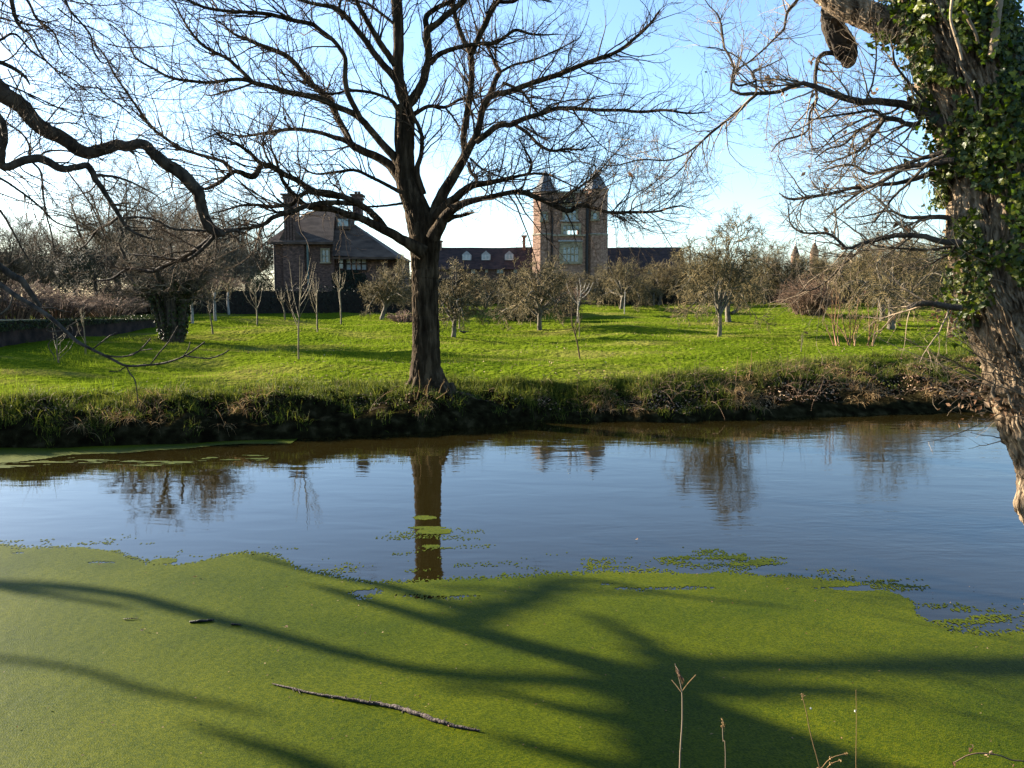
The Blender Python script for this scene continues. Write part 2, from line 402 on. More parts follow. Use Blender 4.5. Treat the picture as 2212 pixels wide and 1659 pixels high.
# pale scum line under the far bank at the left
dw = MB()
gx = np.arange(-11.5, -4.2, .05); gy = np.arange(12.2, 16.4, .03)
GX, GY = np.meshgrid(gx, gy)
top = np.interp(GX, [onplane(-60, 978)[0], onplane(150, 970)[0], onplane(300, 966)[0], onplane(520, 958)[0]], [onplane(-60, 978)[1], onplane(150, 970)[1], onplane(300, 966)[1], onplane(520, 958)[1]])
bot = np.interp(GX, [onplane(-60, 1005)[0], onplane(30, 1000)[0], onplane(150, 984)[0], onplane(300, 976)[0], onplane(520, 959)[0]], [onplane(-60, 1005)[1], onplane(30, 1000)[1], onplane(150, 984)[1], onplane(300, 976)[1], onplane(520, 959)[1]])
mk = (GY < shore(GX)+.1) & (GY > bot+(fbm(GX*2, GY*3, 3)-.5)*.3)
b2 = np.interp(GX, [-10.5, -8, -5.5], [12.6, 13.2, 13.6])
mk |= (np.abs(GY-b2-(fbm(GX*1.2, GY*.5, 2)-.5)*1.2) < .25) & (fbm(GX*2+GY, GY*10, 3) > .56)
jj, ii = np.nonzero(mk)
vv = np.stack([gx[ii], gy[jj], np.full(len(ii), .006)], 1)
q = np.array([(-.025, -.015, 0), (.025, -.015, 0), (.025, .015, 0), (-.025, .015, 0)])
dw.add((vv[:, None]+q[None]).reshape(-1, 3), np.arange(len(vv)*4).reshape(-1, 4))
tag(dw.build('duckweed', M['duck']), 'pale strip of duckweed drifted against the far left bank', 'duckweed', kind='stuff')

# ------------------------------------------------------------------ branch tools
def smooth(pts, rad, K=28, wig=0.0, rng=RNG):
    pts = np.asarray(pts, float); rad = np.asarray(rad, float)
    n = len(pts)
    d = np.concatenate([[0], np.cumsum(np.linalg.norm(np.diff(pts, axis=0), axis=1))])
    t = np.linspace(0, d[-1], K)
    ext = np.vstack([2*pts[0]-pts[1], pts, 2*pts[-1]-pts[-2]])
    out = np.zeros((K, 3))
    seg = np.clip(np.searchsorted(d, t, side='right')-1, 0, n-2)
    lt = (t-d[seg])/np.maximum(d[seg+1]-d[seg], 1e-6)
    p0, p1, p2, p3 = ext[seg], ext[seg+1], ext[seg+2], ext[seg+3]
    u = lt[:, None]
    out = .5*((2*p1)+(-p0+p2)*u+(2*p0-5*p1+4*p2-p3)*u**2+(-p0+3*p1-3*p2+p3)*u**3)
    r = np.interp(t, d, rad)
    if wig:
        j = rng.normal(size=(K, 3))*r[:, None]*wig; j[0] = 0; j[-1] = 0
        out = out+j
    return out, r
def lift(trace, D0, dD, cs=(1, 0, 0), f=F, power=1.0, wig=.12, K=28):
    """trace of (x,y,width) seen in the picture -> limb in space; runs from depth D0 to D0+dD"""
    k, ox, oy = cs
    q = [(a*k+ox, b*k+oy, w_*k) for a, b, w_ in trace]
    L_ = np.concatenate([[0], np.cumsum([math.hypot(q[i+1][0]-q[i][0], q[i+1][1]-q[i][1]) for i in range(len(q)-1)])])
    L_ = L_/L_[-1]
    pts = []; rad = []
    for (u, v, w_), s in zip(q, L_):
        y = D0+dD*s**power
        pts.append(P(u, v, y)); rad.append(.5*w_*PS(u, v, y))
    return smooth(pts, rad, K, wig)
def spawn(Pt, R, n, t0=.15, t1=1.0, ang=(35, 65), L=(.8, 1.6), K=6, wig=.22, up=.05, rs=.6, rmin=.003, rmax=.05, taper=.25, rng=RNG, flat=0.0, byfall=.45):
    N, Kp, _ = Pt.shape
    seg = np.linalg.norm(np.diff(Pt, axis=1), axis=2).sum(1)
    idx = rng.choice(N, n, p=seg/seg.sum())
    t = t0+(t1-t0)*rng.random(n)**.8
    f = t*(Kp-1); k = np.minimum(f.astype(int), Kp-2); fr = (f-k)[:, None]
    p0 = Pt[idx, k]; p1 = Pt[idx, k+1]
    pos = p0*(1-fr)+p1*fr; tg = nrm(p1-p0)
    r = R[idx, k]*(1-fr[:, 0])+R[idx, k+1]*fr[:, 0]
    a = np.radians(rng.uniform(*ang, n))[:, None]
    v = rng.normal(size=(n, 3)); v[:, 2] *= (1-flat)
    v = nrm(v-(v*tg).sum(1, keepdims=True)*tg)
    d = np.cos(a)*tg+np.sin(a)*v; d[:, 2] += up*2; d = nrm(d)
    ln = rng.uniform(*L, n)*(1-byfall*t)
    pts = np.zeros((n, K, 3)); pts[:, 0] = pos
    for q in range(1, K):
        d = nrm(d+rng.normal(size=(n, 3))*wig+np.array([0, 0, up]))
        pts[:, q] = pts[:, q-1]+d*(ln/(K-1))[:, None]
    r0 = np.clip(r*rs, rmin, rmax)
    s = np.linspace(0, 1, K)
    rr = np.maximum(r0[:, None]*(1-s[None]*(1-taper)), rmin*.6)
    return pts, rr
def stackup(limbs): return np.stack([a for a, b in limbs]), np.stack([b for a, b in limbs])
def leaves(mb, pos, nr, size, kind='leaf', rng=RNG, mi=0, tilt=.5):
    """small folded leaves at pos facing nr"""
    n = len(pos); pos = np.asarray(pos); nr = nrm(np.asarray(nr)+rng.normal(size=(n, 3))*tilt)
    u = nrm(np.cross(nr, rng.normal(size=(n, 3)))); v = np.cross(nr, u)
    s = (size*rng.uniform(.6, 1.25, n))[:, None, None] if np.isscalar(size) else np.asarray(size)[:, None, None]
    if kind == 'ivy':
        o = np.array([(0, -.45, 0), (.42, -.52, .06), (.60, -.05, .10), (.30, .12, .02), (0, .75, .10), (-.30, .12, .02), (-.60, -.05, .10), (-.42, -.52, .06)])
        fc = np.array([(0, 1, 2, 3), (0, 3, 4, 5), (0, 5, 6, 7)])
    else:
        o = np.array([(0, -.5, 0), (.28, 0, .10), (0, .55, .02), (-.28, 0, .10)]); fc = np.array([(0, 1, 2, 3)])
    vv = pos[:, None]+s*(o[None, :, 0:1]*u[:, None]+o[None, :, 1:2]*v[:, None]+o[None, :, 2:3]*nr[:, None])
    f = (np.arange(n)*len(o))[:, None, None]+fc[None]
    mb.add(vv.reshape(-1, 3), f.reshape(-1, 4), mi, False)

C1 = (.35, 0, 0); C2 = (.35, 718.9, 0); C3 = (.35, 1437.8, 0); C4 = (.35, 0, 497.7); C6 = (.35, 1437.8, 497.7)
# ------------------------------------------------------------------ the central oak
D = 18.4
oak_foot = P(925, 838, D); oak_foot[2] = float(gz(oak_foot[0], oak_foot[1]))-.05
oak = thing('oak_tree', oak_foot, 'tall bare oak on the far bank, its straight trunk near the photo centre', 'tree')
limbs = []
tr = [(930, 868, 120), (926, 845, 98), (924, 822, 76), (921, 795, 66), (920, 740, 60), (919, 680, 57), (918, 620, 55), (917, 565, 57), (917, 530, 64), (914, 505, 62), (905, 470, 54), (896, 440, 48), (883, 410, 44), (876, 380, 40), (875, 340, 36), (876, 300, 35), (877, 262, 35), (873, 225, 30)]
trunk, trr = lift(tr, D, 0, K=70, wig=.015)
fl = [
 (C2, .6, [(480, 640, 80), (425, 600, 78), (410, 500, 75), (405, 400, 76), (405, 250, 76), (400, 100, 80), (390, 0, 82), (385, -150, 78), (370, -420, 60), (390, -700, 40), (380, -900, 20)]),
 (C2, -.7, [(455, 650, 80), (500, 600, 72), (540, 540, 62), (570, 450, 57), (590, 350, 52), (585, 250, 55), (580, 190, 55), (640, 150, 45), (720, 80, 45), (790, 20, 40), (850, -60, 38), (900, -260, 26), (960, -420, 12)]),
 (C2, 0.3, [(585, 200, 45), (575, 110, 40), (640, 50, 36), (740, 0, 34), (800, -80, 30), (820, -300, 12)]),
 (C2, -.9, [(575, 1500, 120), (610, 1400, 118), (650, 1270, 92), (690, 1180, 78), (750, 1080, 72), (810, 970, 66), (835, 920, 60), (880, 850, 52), (910, 750, 46), (930, 650, 50), (980, 590, 45), (1080, 570, 42), (1180, 530, 40), (1300, 490, 38), (1420, 450, 35), (1540, 400, 34), (1640, 360, 32), (1700, 345, 30), (1800, 290, 24), (1880, 220, 22), (1950, 160, 18), (2020, 60, 10)]),
 (C2, .5, [(815, 950, 50), (808, 850, 50), (825, 720, 50), (848, 580, 50), (858, 450, 46), (852, 330, 50)]),
 (C2, .8, [(852, 330, 42), (800, 230, 38), (770, 150, 36), (750, 80, 36), (735, 0, 38), (725, -120, 34), (760, -400, 14)]),
 (C2, -.5, [(858, 330, 42), (905, 220, 42), (950, 130, 42), (985, 50, 42), (1030, -10, 40), (1100, -120, 32), (1250, -300, 14)]),
 (C2, -.4, [(1020, 10, 30), (1110, 10, 26), (1180, -20, 20), (1350, 10, 8)]),
 (C2, 1.4, [(945, 640, 45), (980, 560, 40), (1010, 480, 38), (1030, 450, 34), (1000, 390, 25), (975, 330, 22), (930, 250, 15), (880, 150, 11), (840, 0, 9), (800, -150, 6)]),
 (C2, 1.0, [(1035, 445, 22), (1120, 400, 18), (1240, 370, 14), (1400, 300, 10), (1500, 250, 7)]),
 (C2, .9, [(1050, 510, 22), (1160, 560, 20), (1210, 620, 18), (1260, 690, 12), (1330, 740, 8)]),
 (C2, -1.8, [(885, 880, 40), (960, 820, 45), (1030, 770, 42), (1100, 772, 40), (1160, 740, 38), (1260, 710, 33), (1380, 670, 32), (1500, 670, 28), (1640, 680, 25), (1780, 680, 22), (1900, 690, 22), (2050, 680, 18), (2200, 700, 12), (2330, 690, 6)]),
 (C2, -2.2, [(1130, 775, 27), (1200, 820, 25), (1270, 890, 22), (1350, 930, 20), (1440, 920, 16), (1540, 920, 12), (1590, 880, 7)]),
 (C2, -2.0, [(1180, 780, 16), (1260, 830, 14), (1340, 875, 8)]),
 (C2, -1.2, [(640, 1340, 90), (700, 1270, 70), (760, 1220, 62), (850, 1150, 50), (950, 1130, 40), (1050, 1110, 32), (1150, 1085, 22), (1215, 1065, 18), (1225, 1000, 16), (1190, 930, 12), (1150, 860, 7)]),
 (C2, -2.0, [(1200, 1078, 16), (1300, 1070, 13), (1400, 1110, 10), (1500, 1160, 7), (1580, 1220, 4)]),
 (C2, -2.4, [(620, 1470, 110), (680, 1360, 80), (740, 1290, 64), (850, 1240, 46), (950, 1220, 36), (1060, 1195, 35), (1160, 1185, 36), (1260, 1220, 38), (1350, 1260, 38), (1440, 1300, 38), (1470, 1300, 34), (1500, 1275, 27), (1580, 1275, 28), (1700, 1310, 23), (1800, 1310, 20), (1920, 1310, 18), (2030, 1300, 14), (2120, 1270, 10), (2212, 1285, 7)]),
 (C2, -3.0, [(1700, 1310, 14), (1760, 1340, 10), (1812, 1377, 6)]),
 (C2, -2.6, [(1350, 1260, 20), (1420, 1220, 17), (1560, 1130, 14), (1640, 1060, 11), (1720, 970, 8), (1850, 830, 5)]),
 (C2, -2.7, [(1840, 1300, 9), (1860, 1230, 8), (1960, 1150, 6), (2060, 1050, 4)]),
 (C2, -.8, [(700, 1360, 50), (740, 1340, 35), (800, 1330, 26), (870, 1310, 14)]),
 (C2, 1.0, [(500, 705, 40), (540, 680, 32), (600, 655, 28), (700, 660, 24), (780, 615, 20), (860, 600, 13), (930, 560, 6)]),
 (C2, 1.2, [(690, 660, 14), (740, 720, 12), (780, 790, 10), (770, 850, 6)]),
 (C2, -.6, [(600, 395, 42), (650, 340, 36), (720, 310, 33), (800, 285, 30), (900, 270, 28), (1000, 265, 26), (1060, 230, 22), (1130, 185, 20), (1220, 210, 16), (1310, 215, 12), (1390, 210, 7)]),
 (C2, -.3, [(560, 1200, 45), (520, 1060, 40), (545, 950, 32), (550, 850, 28), (530, 780, 28), (500, 720, 26), (470, 620, 22), (440, 500, 12)]),
 (C2, .4, [(400, 950, 30), (390, 850, 28), (395, 720, 26), (385, 640, 24), (300, 590, 22), (200, 565, 20), (100, 560, 18), (0, 580, 14), (-80, 570, 10), (-180, 540, 6)]),
 # left side
 (C2, -1.5, [(560, 1560, 110), (500, 1520, 92), (440, 1485, 72), (350, 1435, 66), (260, 1390, 60), (170, 1345, 52), (80, 1320, 48), (0, 1292, 46), (-104, 1285, 42), (-184, 1260, 40), (-214, 1230, 38), (-270, 1170, 30), (-300, 1130, 28), (-330, 1060, 20), (-360, 960, 12), (-420, 880, 6)]),
 (C2, -1.9, [(330, 1425, 55), (270, 1345, 52), (200, 1280, 46), (100, 1230, 42), (0, 1195, 40), (-54, 1185, 36), (-154, 1185, 32), (-214, 1220, 30), (-254, 1260, 28), (-374, 1275, 25), (-474, 1265, 22), (-574, 1270, 15), (-674, 1300, 12), (-760, 1320, 7)]),
 (C2, -2.3, [(60, 1215, 40), (-54, 1200, 42), (-154, 1160, 42), (-224, 1110, 40), (-294, 1080, 38), (-374, 1030, 44), (-444, 1010, 32), (-504, 950, 26), (-574, 900, 20), (-660, 860, 14), (-740, 800, 8)]),
 (C2, -2.2, [(-440, 1015, 40), (-494, 1090, 48), (-574, 1062, 36), (-614, 1060, 32), (-664, 1100, 30), (-724, 1140, 28), (-790, 1165, 24), (-880, 1140, 12), (-960, 1090, 6)]),
 (C2, -2.4, [(-620, 1060, 26), (-674, 1000, 28), (-804, 960, 25), (-924, 920, 22), (-1024, 860, 20), (-1124, 780, 18), (-1184, 700, 16), (-1264, 580, 14), (-1354, 450, 12), (-1414, 330, 9), (-1494, 250, 7), (-1514, 180, 4)]),
 (C2, -2.9, [(160, 1260, 36), (-20, 1250, 40), (-154, 1270, 40), (-254, 1305, 38), (-364, 1340, 34), (-434, 1388, 30), (-554, 1412, 25), (-654, 1422, 20), (-704, 1430, 14), (-800, 1410, 8)]),
 (C2, 1.5, [(430, 1120, 90), (400, 1080, 76), (350, 1020, 66), (280, 970, 60), (200, 940, 56), (120, 895, 54), (96, 850, 46), (26, 720, 45), (-14, 620, 45), (-84, 560, 42), (-154, 500, 42), (-204, 430, 40), (-254, 370, 38), (-314, 330, 35), (-414, 290, 30), (-494, 260, 26), (-554, 230, 22), (-604, 215, 18), (-680, 150, 12), (-760, 100, 6)]),
 (C2, .8, [(130, 900, 45), (60, 860, 40), (0, 845, 36), (-74, 820, 30), (-194, 800, 28), (-294, 800, 25), (-414, 820, 20), (-554, 840, 15), (-684, 820, 11), (-800, 860, 6)]),
 (C2, .3, [(425, 1040, 75), (380, 970, 62), (300, 880, 52), (230, 800, 48), (170, 730, 48), (100, 690, 42), (0, 650, 42), (-54, 620, 44), (-154, 590, 40), (-274, 570, 38), (-404, 530, 35), (-494, 510, 30), (-554, 490, 28), (-654, 495, 25), (-754, 510, 22), (-874, 500, 20), (-1004, 480, 18), (-1074, 440, 15), (-1154, 400, 14), (-1224, 350, 12), (-1264, 250, 8), (-1314, 150, 5)]),
 (C2, -.6, [(170, 730, 42), (130, 650, 38), (90, 570, 40), (75, 470, 36), (80, 370, 32), (50, 310, 30), (0, 245, 30), (-64, 200, 30), (-124, 150, 32), (-254, 125, 30), (-354, 95, 28), (-454, 80, 28), (-554, 75, 25), (-674, 65, 22), (-774, 50, 20), (-854, 20, 18), (-930, -20, 14), (-1060, -80, 7)]),
 (C2, .7, [(-494, 508, 30), (-574, 430, 28), (-654, 360, 25), (-754, 310, 22), (-834, 250, 20), (-894, 170, 16), (-934, 100, 12), (-974, 20, 8), (-1020, -60, 5)]),
 (C2, 1.0, [(-500, 515, 14), (-580, 545, 14), (-680, 570, 13), (-760, 590, 9), (-800, 570, 5)]),
 (C2, -.2, [(430, 570, 62), (400, 500, 56), (340, 430, 50), (270, 350, 46), (200, 250, 42), (120, 150, 38), (60, 80, 35), (0, 45, 32), (-100, 25, 26), (-200, 0, 20), (-330, -60, 10)]),
 (C2, -.9, [(385, 400, 46), (300, 280, 45), (240, 180, 40), (190, 90, 36), (150, 10, 30), (110, -120, 20), (60, -240, 8)]),
 (C2, .6, [(375, 145, 22), (280, 70, 18), (200, 20, 15), (60, -10, 12), (-60, -30, 7)]),
 (C2, .4, [(60, 120, 22), (40, 50, 20), (55, -40, 14), (30, -160, 7)]),
 (C2, -.4, [(440, 1200, 30), (350, 1150, 26), (230, 1090, 23), (130, 1050, 20), (0, 1065, 18), (-120, 1070, 12), (-240, 1000, 8)]),
 (C2, -.9, [(430, 1255, 20), (320, 1270, 16), (200, 1275, 13), (100, 1265, 8), (0, 1300, 5)]),
 (C2, 1.3, [(110, 860, 24), (60, 780, 22), (0, 690, 20), (-40, 600, 14), (-60, 500, 8)]),
 (C2, .9, [(-280, 1080, 24), (-390, 1000, 18), (-430, 870, 13), (-380, 780, 10), (-330, 680, 8), (-320, 560, 5)]),
 (C2, -1.9, [(840, 1010, 30), (850, 1060, 26), (885, 1100, 24), (890, 1140, 14)]),
 (C2, -1.2, [(850, 980, 16), (920, 1040, 12), (1000, 1080, 8), (1060, 1100, 5)]),
]
fl = [(c_, d, [(a_, b_, w_*(.87 if w_ > 20 else .95)) for a_, b_, w_ in t]) for c_, d, t in fl]
lm = [lift(t, D+((0) if i < 6 else d*.25), d, c_, K=30, wig=.045) for i, (c_, d, t) in enumerate(fl)]
mb = MB()
# furrowed trunk with root flare
def trunk_mesh(mb, pts, rad, k=96, amp=.035, fur=26, seed=0, flare=None, mi=0, ls=1.6):
    K = len(pts); T = nrm(np.gradient(pts, axis=0)); U = nrm(np.cross(T, [0.1, 1, 0.0])); V = np.cross(T, U)
    s = np.concatenate([[0], np.cumsum(np.linalg.norm(np.diff(pts, axis=0), axis=1))])
    th = np.arange(k)*2*PI/k; TH, S_ = np.meshgrid(th, s)
    # periodic ridges
    wob = (fbm(np.cos(TH)*2.5+seed, S_*2.2+np.sin(TH)*2.5, 3)-.5)*3+(fbm(np.cos(TH)*fur*.12+seed, S_*ls*1.6+np.sin(TH)*fur*.12, 2)-.5)*2.6
    q = TH/(2*PI)*fur+wob
    per = lambda a_, sc: vn(np.cos(a_)*sc+40, np.sin(a_)*sc+S_*ls)
    rdg = np.abs(np.sin(q*PI))**.7
    crack = vn(np.cos(TH)*fur*.5+seed*3, S_*ls*7+np.sin(TH)*fur*.5)
    h = (rdg-.6)*.9+(crack-.5)*1.1+(per(TH, fur*.9)-.5)*.9
    R_ = rad[:, None]+amp*h+rad[:, None]*.10*(fbm(np.cos(TH)*1.2+seed, np.sin(TH)*1.2+S_*.6, 3)-.5)*2
    if flare is not None:
        R_ = R_+flare(TH, S_)
    v = pts[:, None]+R_[..., None]*(np.cos(TH)[..., None]*U[:, None]+np.sin(TH)[..., None]*V[:, None])
    i_ = np.arange(K-1)[:, None]*k+np.arange(k)[None]; j_ = np.arange(K-1)[:, None]*k+(np.arange(k)[None]+1) % k
    mb.add(v.reshape(-1, 3), np.stack([i_, j_, j_+k, i_+k], -1).reshape(-1, 4), mi)
    return v
tp, trd = smooth(trunk, trr, 260)
trunk_mesh(mb, tp, trd, 140, .020, 34, 1, lambda TH, S_: (.08+.10*np.cos(TH*5+1))*np.exp(-S_/.32))
Pl, Rl = stackup(lm)
for az_, dn, ln_ in ((-.35, .5, 1.1), (-.9, .45, .8), (-1.5, .5, .9), (-2.2, .45, .9), (.3, .1, .7), (-2.9, .2, .9), (-.1, .35, 1.3)):
    d_ = np.array([math.cos(az_), math.sin(az_), 0]); b0 = oak_foot+[0, 0, .42]+d_*.20; rp = [b0]
    for q_ in (.25, .5, .75, 1.0):
        c_ = oak_foot+d_*(.25+ln_*q_); c_[2] = min(float(gz(c_[0], c_[1]))+.05*(1-q_)-.03*q_, b0[2]-.3*q_); rp.append(c_)
    mb.tubes(*smooth(rp, [.11, .09, .07, .05, .02], 24, .08), 10)
for p_, r_ in lm: mb.tubes(smooth(p_, r_, 60, .03)[0], smooth(p_, r_, 60)[1], 10 if r_[0] > .08 else 6)
mb.build('trunk', M['oak_bark'], oak)
cr = MB()
a1 = spawn(Pl, Rl, 950, .22, 1, (28, 62), (.9, 2.7), 8, .17, .04, .42, .0055, .018)
a2 = spawn(a1[0], a1[1], 5200, .15, 1, (30, 60), (.35, .95), 6, .22, .05, .6, .0042, .010)
b2_ = spawn(Pl, Rl, 1500, .25, 1, (35, 80), (.25, .8), 6, .25, .07, .4, .0045, .009)
a3 = spawn(np.concatenate([a2[0], b2_[0]]), np.concatenate([a2[1], b2_[1]]), 13500, .2, 1, (30, 60), (.14, .42), 4, .22, .05, .7, .0030, .005)
cr.tubes(*a1, 4); cr.tubes(*a2, 3); cr.tubes(*b2_, 3); cr.tubes(*a3, 3)
cr.build('crown', M['twig'], oak)
# withered leaves still hanging
lf = MB(); sel_ = RNG.choice(len(a3[0]), 60); leaves(lf, a3[0][sel_, -1], RNG.normal(size=(60, 3)), .06)
lf.build('withered_leaves', M['dead_leaf'], oak)

# ------------------------------------------------------------------ ivy-clad leaning oak, near right
tr = [(1985, -330, 150), (2010, -160, 165), (2040, -40, 180), (2062, 60, 190), (2088, 150, 190), (2122, 235, 196), (2148, 310, 200), (2166, 400, 204), (2180, 490, 212), (2187, 555, 218), (2204, 620, 222), (2224, 690, 224), (2250, 743, 226), (2278, 830, 228), (2302, 910, 230), (2327, 985, 232), (2352, 1080, 240), (2420, 1200, 262), (2450, 1320, 320), (2480, 1390, 360)]
iv, ivr = lift(tr[::-1], 5.15, .35, K=60, wig=0)
foot = iv[2].copy(); foot[2] = float(gz(foot[0], foot[1]))
ivy_oak = thing('oak_tree', foot, 'leaning near oak at the right edge, its furrowed trunk wrapped in dark green ivy', 'tree')
tp, trd = smooth(iv, ivr, 900)
mb = MB()
def burls(TH, S_):
    r = 0*S_
    zz = tp[:, 2][:, None]
    for (v_, th0, sz, am) in [(625, .1, .13, .05), (800, .1, .10, .06), (880, .3, .13, .04), (480, .1, .14, .04), (1050, .1, .09, .05), (345, .2, .12, .03)]:
        z0 = P(2150, v_, 5.4)[2]
        dth = np.angle(np.exp(1j*(TH-th0)))
        r = r+am*np.exp(-((zz-z0)/sz)**2-(dth/.7)**2)*(.7+.8*vn(TH*9, zz*26))
    return r
surf = trunk_mesh(mb, tp, trd, 420, .026, 62, 4, burls, ls=5.0)
big = lift([(1820, 330, 190), (1680, 240, 185), (1550, 185, 172), (1400, 150, 158), (1250, 95, 150), (1100, 30, 140), (1000, -40, 130), (860, -140, 120), (600, -330, 100)], 5.3, .5, C3, K=30, wig=0)
bp_, br_ = smooth(*big, 300); trunk_mesh(mb, bp_, br_, 220, .010, 52, 9, ls=6)
up2 = lift([(2070, 60, 90), (2120, -40, 85), (2160, -180, 80)], 5.3, .2, K=16, wig=.03); mb.tubes(*up2, 14)
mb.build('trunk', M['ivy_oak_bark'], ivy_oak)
# hanging burr
mb = MB()
bu = lift([(1040, 10, 120), (1030, 90, 128), (1040, 180, 132), (1085, 260, 138), (1115, 320, 130), (1125, 375, 96), (1110, 415, 36)], 5.75, .05, C3, K=18, wig=0)
q_, r_ = smooth(*bu, 60); trunk_mesh(mb, q_, r_, 60, .014, 14, 2, ls=6)
mb.build('burr', M['left_bark'], ivy_oak)
rl = [
 (5.3, .5, [(1850, 900, 62), (1780, 840, 62), (1700, 760, 60), (1600, 690, 55), (1480, 650, 50), (1330, 625, 45), (1200, 625, 42), (1080, 600, 42), (980, 560, 40), (900, 530, 32), (830, 512, 28), (740, 550, 25), (660, 575, 22), (560, 575, 22), (440, 580, 18), (400, 550, 16), (412, 480, 17), (424, 420, 16), (390, 340, 15), (355, 280, 14), (350, 190, 13), (330, 100, 10), (280, 50, 8), (230, -20, 5)]),
 (5.75, .3, [(570, 575, 18), (480, 650, 16), (380, 740, 15), (270, 830, 13), (180, 910, 12), (100, 960, 10), (0, 990, 9), (-150, 985, 8), (-300, 1020, 7), (-410, 1020, 4)]),
 (5.7, .2, [(550, 590, 12), (440, 700, 11), (300, 800, 10), (200, 900, 9), (100, 1040, 8), (0, 1120, 6), (-120, 1200, 4)]),
 (5.65, .2, [(900, 530, 16), (820, 505, 14), (720, 490, 12), (560, 495, 12), (540, 440, 12), (620, 410, 8), (720, 360, 5)]),
 (5.6, .3, [(560, 500, 14), (450, 530, 14), (420, 500, 12), (440, 430, 12), (520, 380, 11), (620, 290, 11), (690, 220, 12), (730, 180, 14), (750, 80, 18), (810, 0, 22), (850, -100, 26)]),
 (5.6, .2, [(560, 580, 15), (555, 500, 13), (530, 440, 11), (440, 350, 9), (330, 300, 7), (240, 290, 4)]),
 (5.8, .0, [(1060, 345, 26), (1020, 325, 28), (980, 330, 30), (945, 360, 28), (925, 450, 22), (930, 560, 20), (930, 620, 18), (890, 700, 14), (880, 800, 12), (820, 840, 12), (710, 870, 10), (650, 940, 6)]),
 (5.8, .1, [(885, 790, 9), (890, 870, 7), (925, 940, 4)]),
 (5.2, .5, [(1760, 930, 34), (1640, 960, 30), (1560, 985, 25), (1430, 1030, 20), (1260, 1070, 18), (1160, 1020, 15), (1060, 1025, 12), (960, 1060, 6)]),
 (5.2, .6, [(1780, 990, 40), (1650, 1010, 36), (1500, 1030, 28), (1400, 1080, 25), (1320, 1130, 22), (1230, 1160, 25), (1150, 1160, 20), (1050, 1190, 20), (920, 1210, 20), (790, 1230, 17), (740, 1220, 12), (700, 1190, 6)]),
 (5.3, .4, [(1790, 1050, 38), (1690, 1060, 35), (1550, 1100, 30), (1440, 1130, 25), (1330, 1140, 22), (1240, 1160, 18), (1100, 1260, 12), (1000, 1340, 8)]),
 (5.0, .3, [(1720, 960, 24), (1620, 1010, 22), (1500, 1130, 18), (1420, 1200, 15), (1350, 1290, 12), (1285, 1375, 10)]),
 (5.1, .5, [(1830, 1500, 40), (1700, 1490, 36), (1600, 1460, 32), (1500, 1450, 32), (1400, 1455, 32), (1300, 1480, 28), (1200, 1510, 25), (1120, 1535, 20), (1060, 1480, 18), (1000, 1440, 18), (900, 1440, 14), (830, 1430, 12), (770, 1380, 10), (755, 1260, 7)]),
 (5.45, .3, [(1230, 1500, 16), (1160, 1580, 15), (1080, 1640, 13), (1040, 1690, 12), (960, 1760, 10), (900, 1790, 8), (830, 1797, 5)]),
 (5.4, .2, [(1500, 600, 30), (1570, 745, 30), (1490, 770, 34), (1440, 740, 30), (1340, 725, 28), (1290, 680, 20), (1180, 695, 15), (1000, 720, 12), (880, 745, 7)]),
 (5.4, .4, [(1350, 730, 30), (1280, 830, 25), (1200, 920, 18), (1080, 980, 12), (950, 1010, 7)]),
 (5.45, .4, [(1320, 735, 22), (1200, 800, 18), (1100, 890, 14), (1000, 920, 12), (920, 980, 8)]),
 (5.3, -.2, [(1600, 620, 20), (1570, 590, 18), (1500, 510, 16), (1420, 400, 14), (1400, 300, 12), (1390, 240, 8)]),
 (5.5, -.2, [(1240, 610, 15), (1280, 500, 12), (1300, 350, 10), (1290, 200, 8), (1270, 80, 7), (1290, -20, 5)]),
 (5.5, .3, [(1440, 660, 16), (1380, 700, 15), (1250, 720, 13), (1060, 820, 11), (1000, 880, 9), (930, 950, 5)]),
 (5.3, .4, [(1850, 1370, 36), (1700, 1340, 30), (1570, 1345, 26), (1480, 1340, 18), (1380, 1300, 12), (1250, 1330, 9), (1100, 1350, 5)]),
 (5.2, .3, [(1760, 1520, 22), (1650, 1540, 14), (1500, 1535, 14), (1350, 1525, 12), (1250, 1500, 10), (1200, 1450, 6)]),
 (5.15, .3, [(1480, 1630, 9), (1560, 1660, 10), (1690, 1600, 10), (1760, 1560, 14), (1800, 1500, 16)][::-1]),
 (5.0, .1, [(1830, 1900, 40), (1700, 1885, 36), (1620, 1872, 34), (1540, 1880, 32), (1490, 1900, 24)]),
]
rl = [lift(t, a_, b_, C3, K=30, wig=.10) for a_, b_, t in rl]
mb = MB()
for p_, r_ in rl: mb.tubes(p_, r_, 8)
Pr, Rr = stackup(rl)
s1 = spawn(Pr, Rr, 230, .12, 1, (30, 65), (.25, .75), 8, .16, .02, .55, .0022, .007)
s2 = spawn(s1[0], s1[1], 1300, .15, 1, (30, 60), (.12, .40), 6, .18, .02, .7, .0014, .0035)
s2b = spawn(Pr, Rr, 600, .1, 1, (35, 80), (.10, .35), 6, .2, .03, .4, .0014, .003)
s3 = spawn(np.concatenate([s2[0], s2b[0]]), np.concatenate([s2[1], s2b[1]]), 3200, .2, 1, (30, 60), (.05, .16), 4, .2, .03, .7, .0010, .002)
mb.build('branches', M['left_bark'], ivy_oak)
cr = MB(); cr.tubes(*s1, 4); cr.tubes(*s2, 3); cr.tubes(*s2b, 3); cr.tubes(*s3, 3)
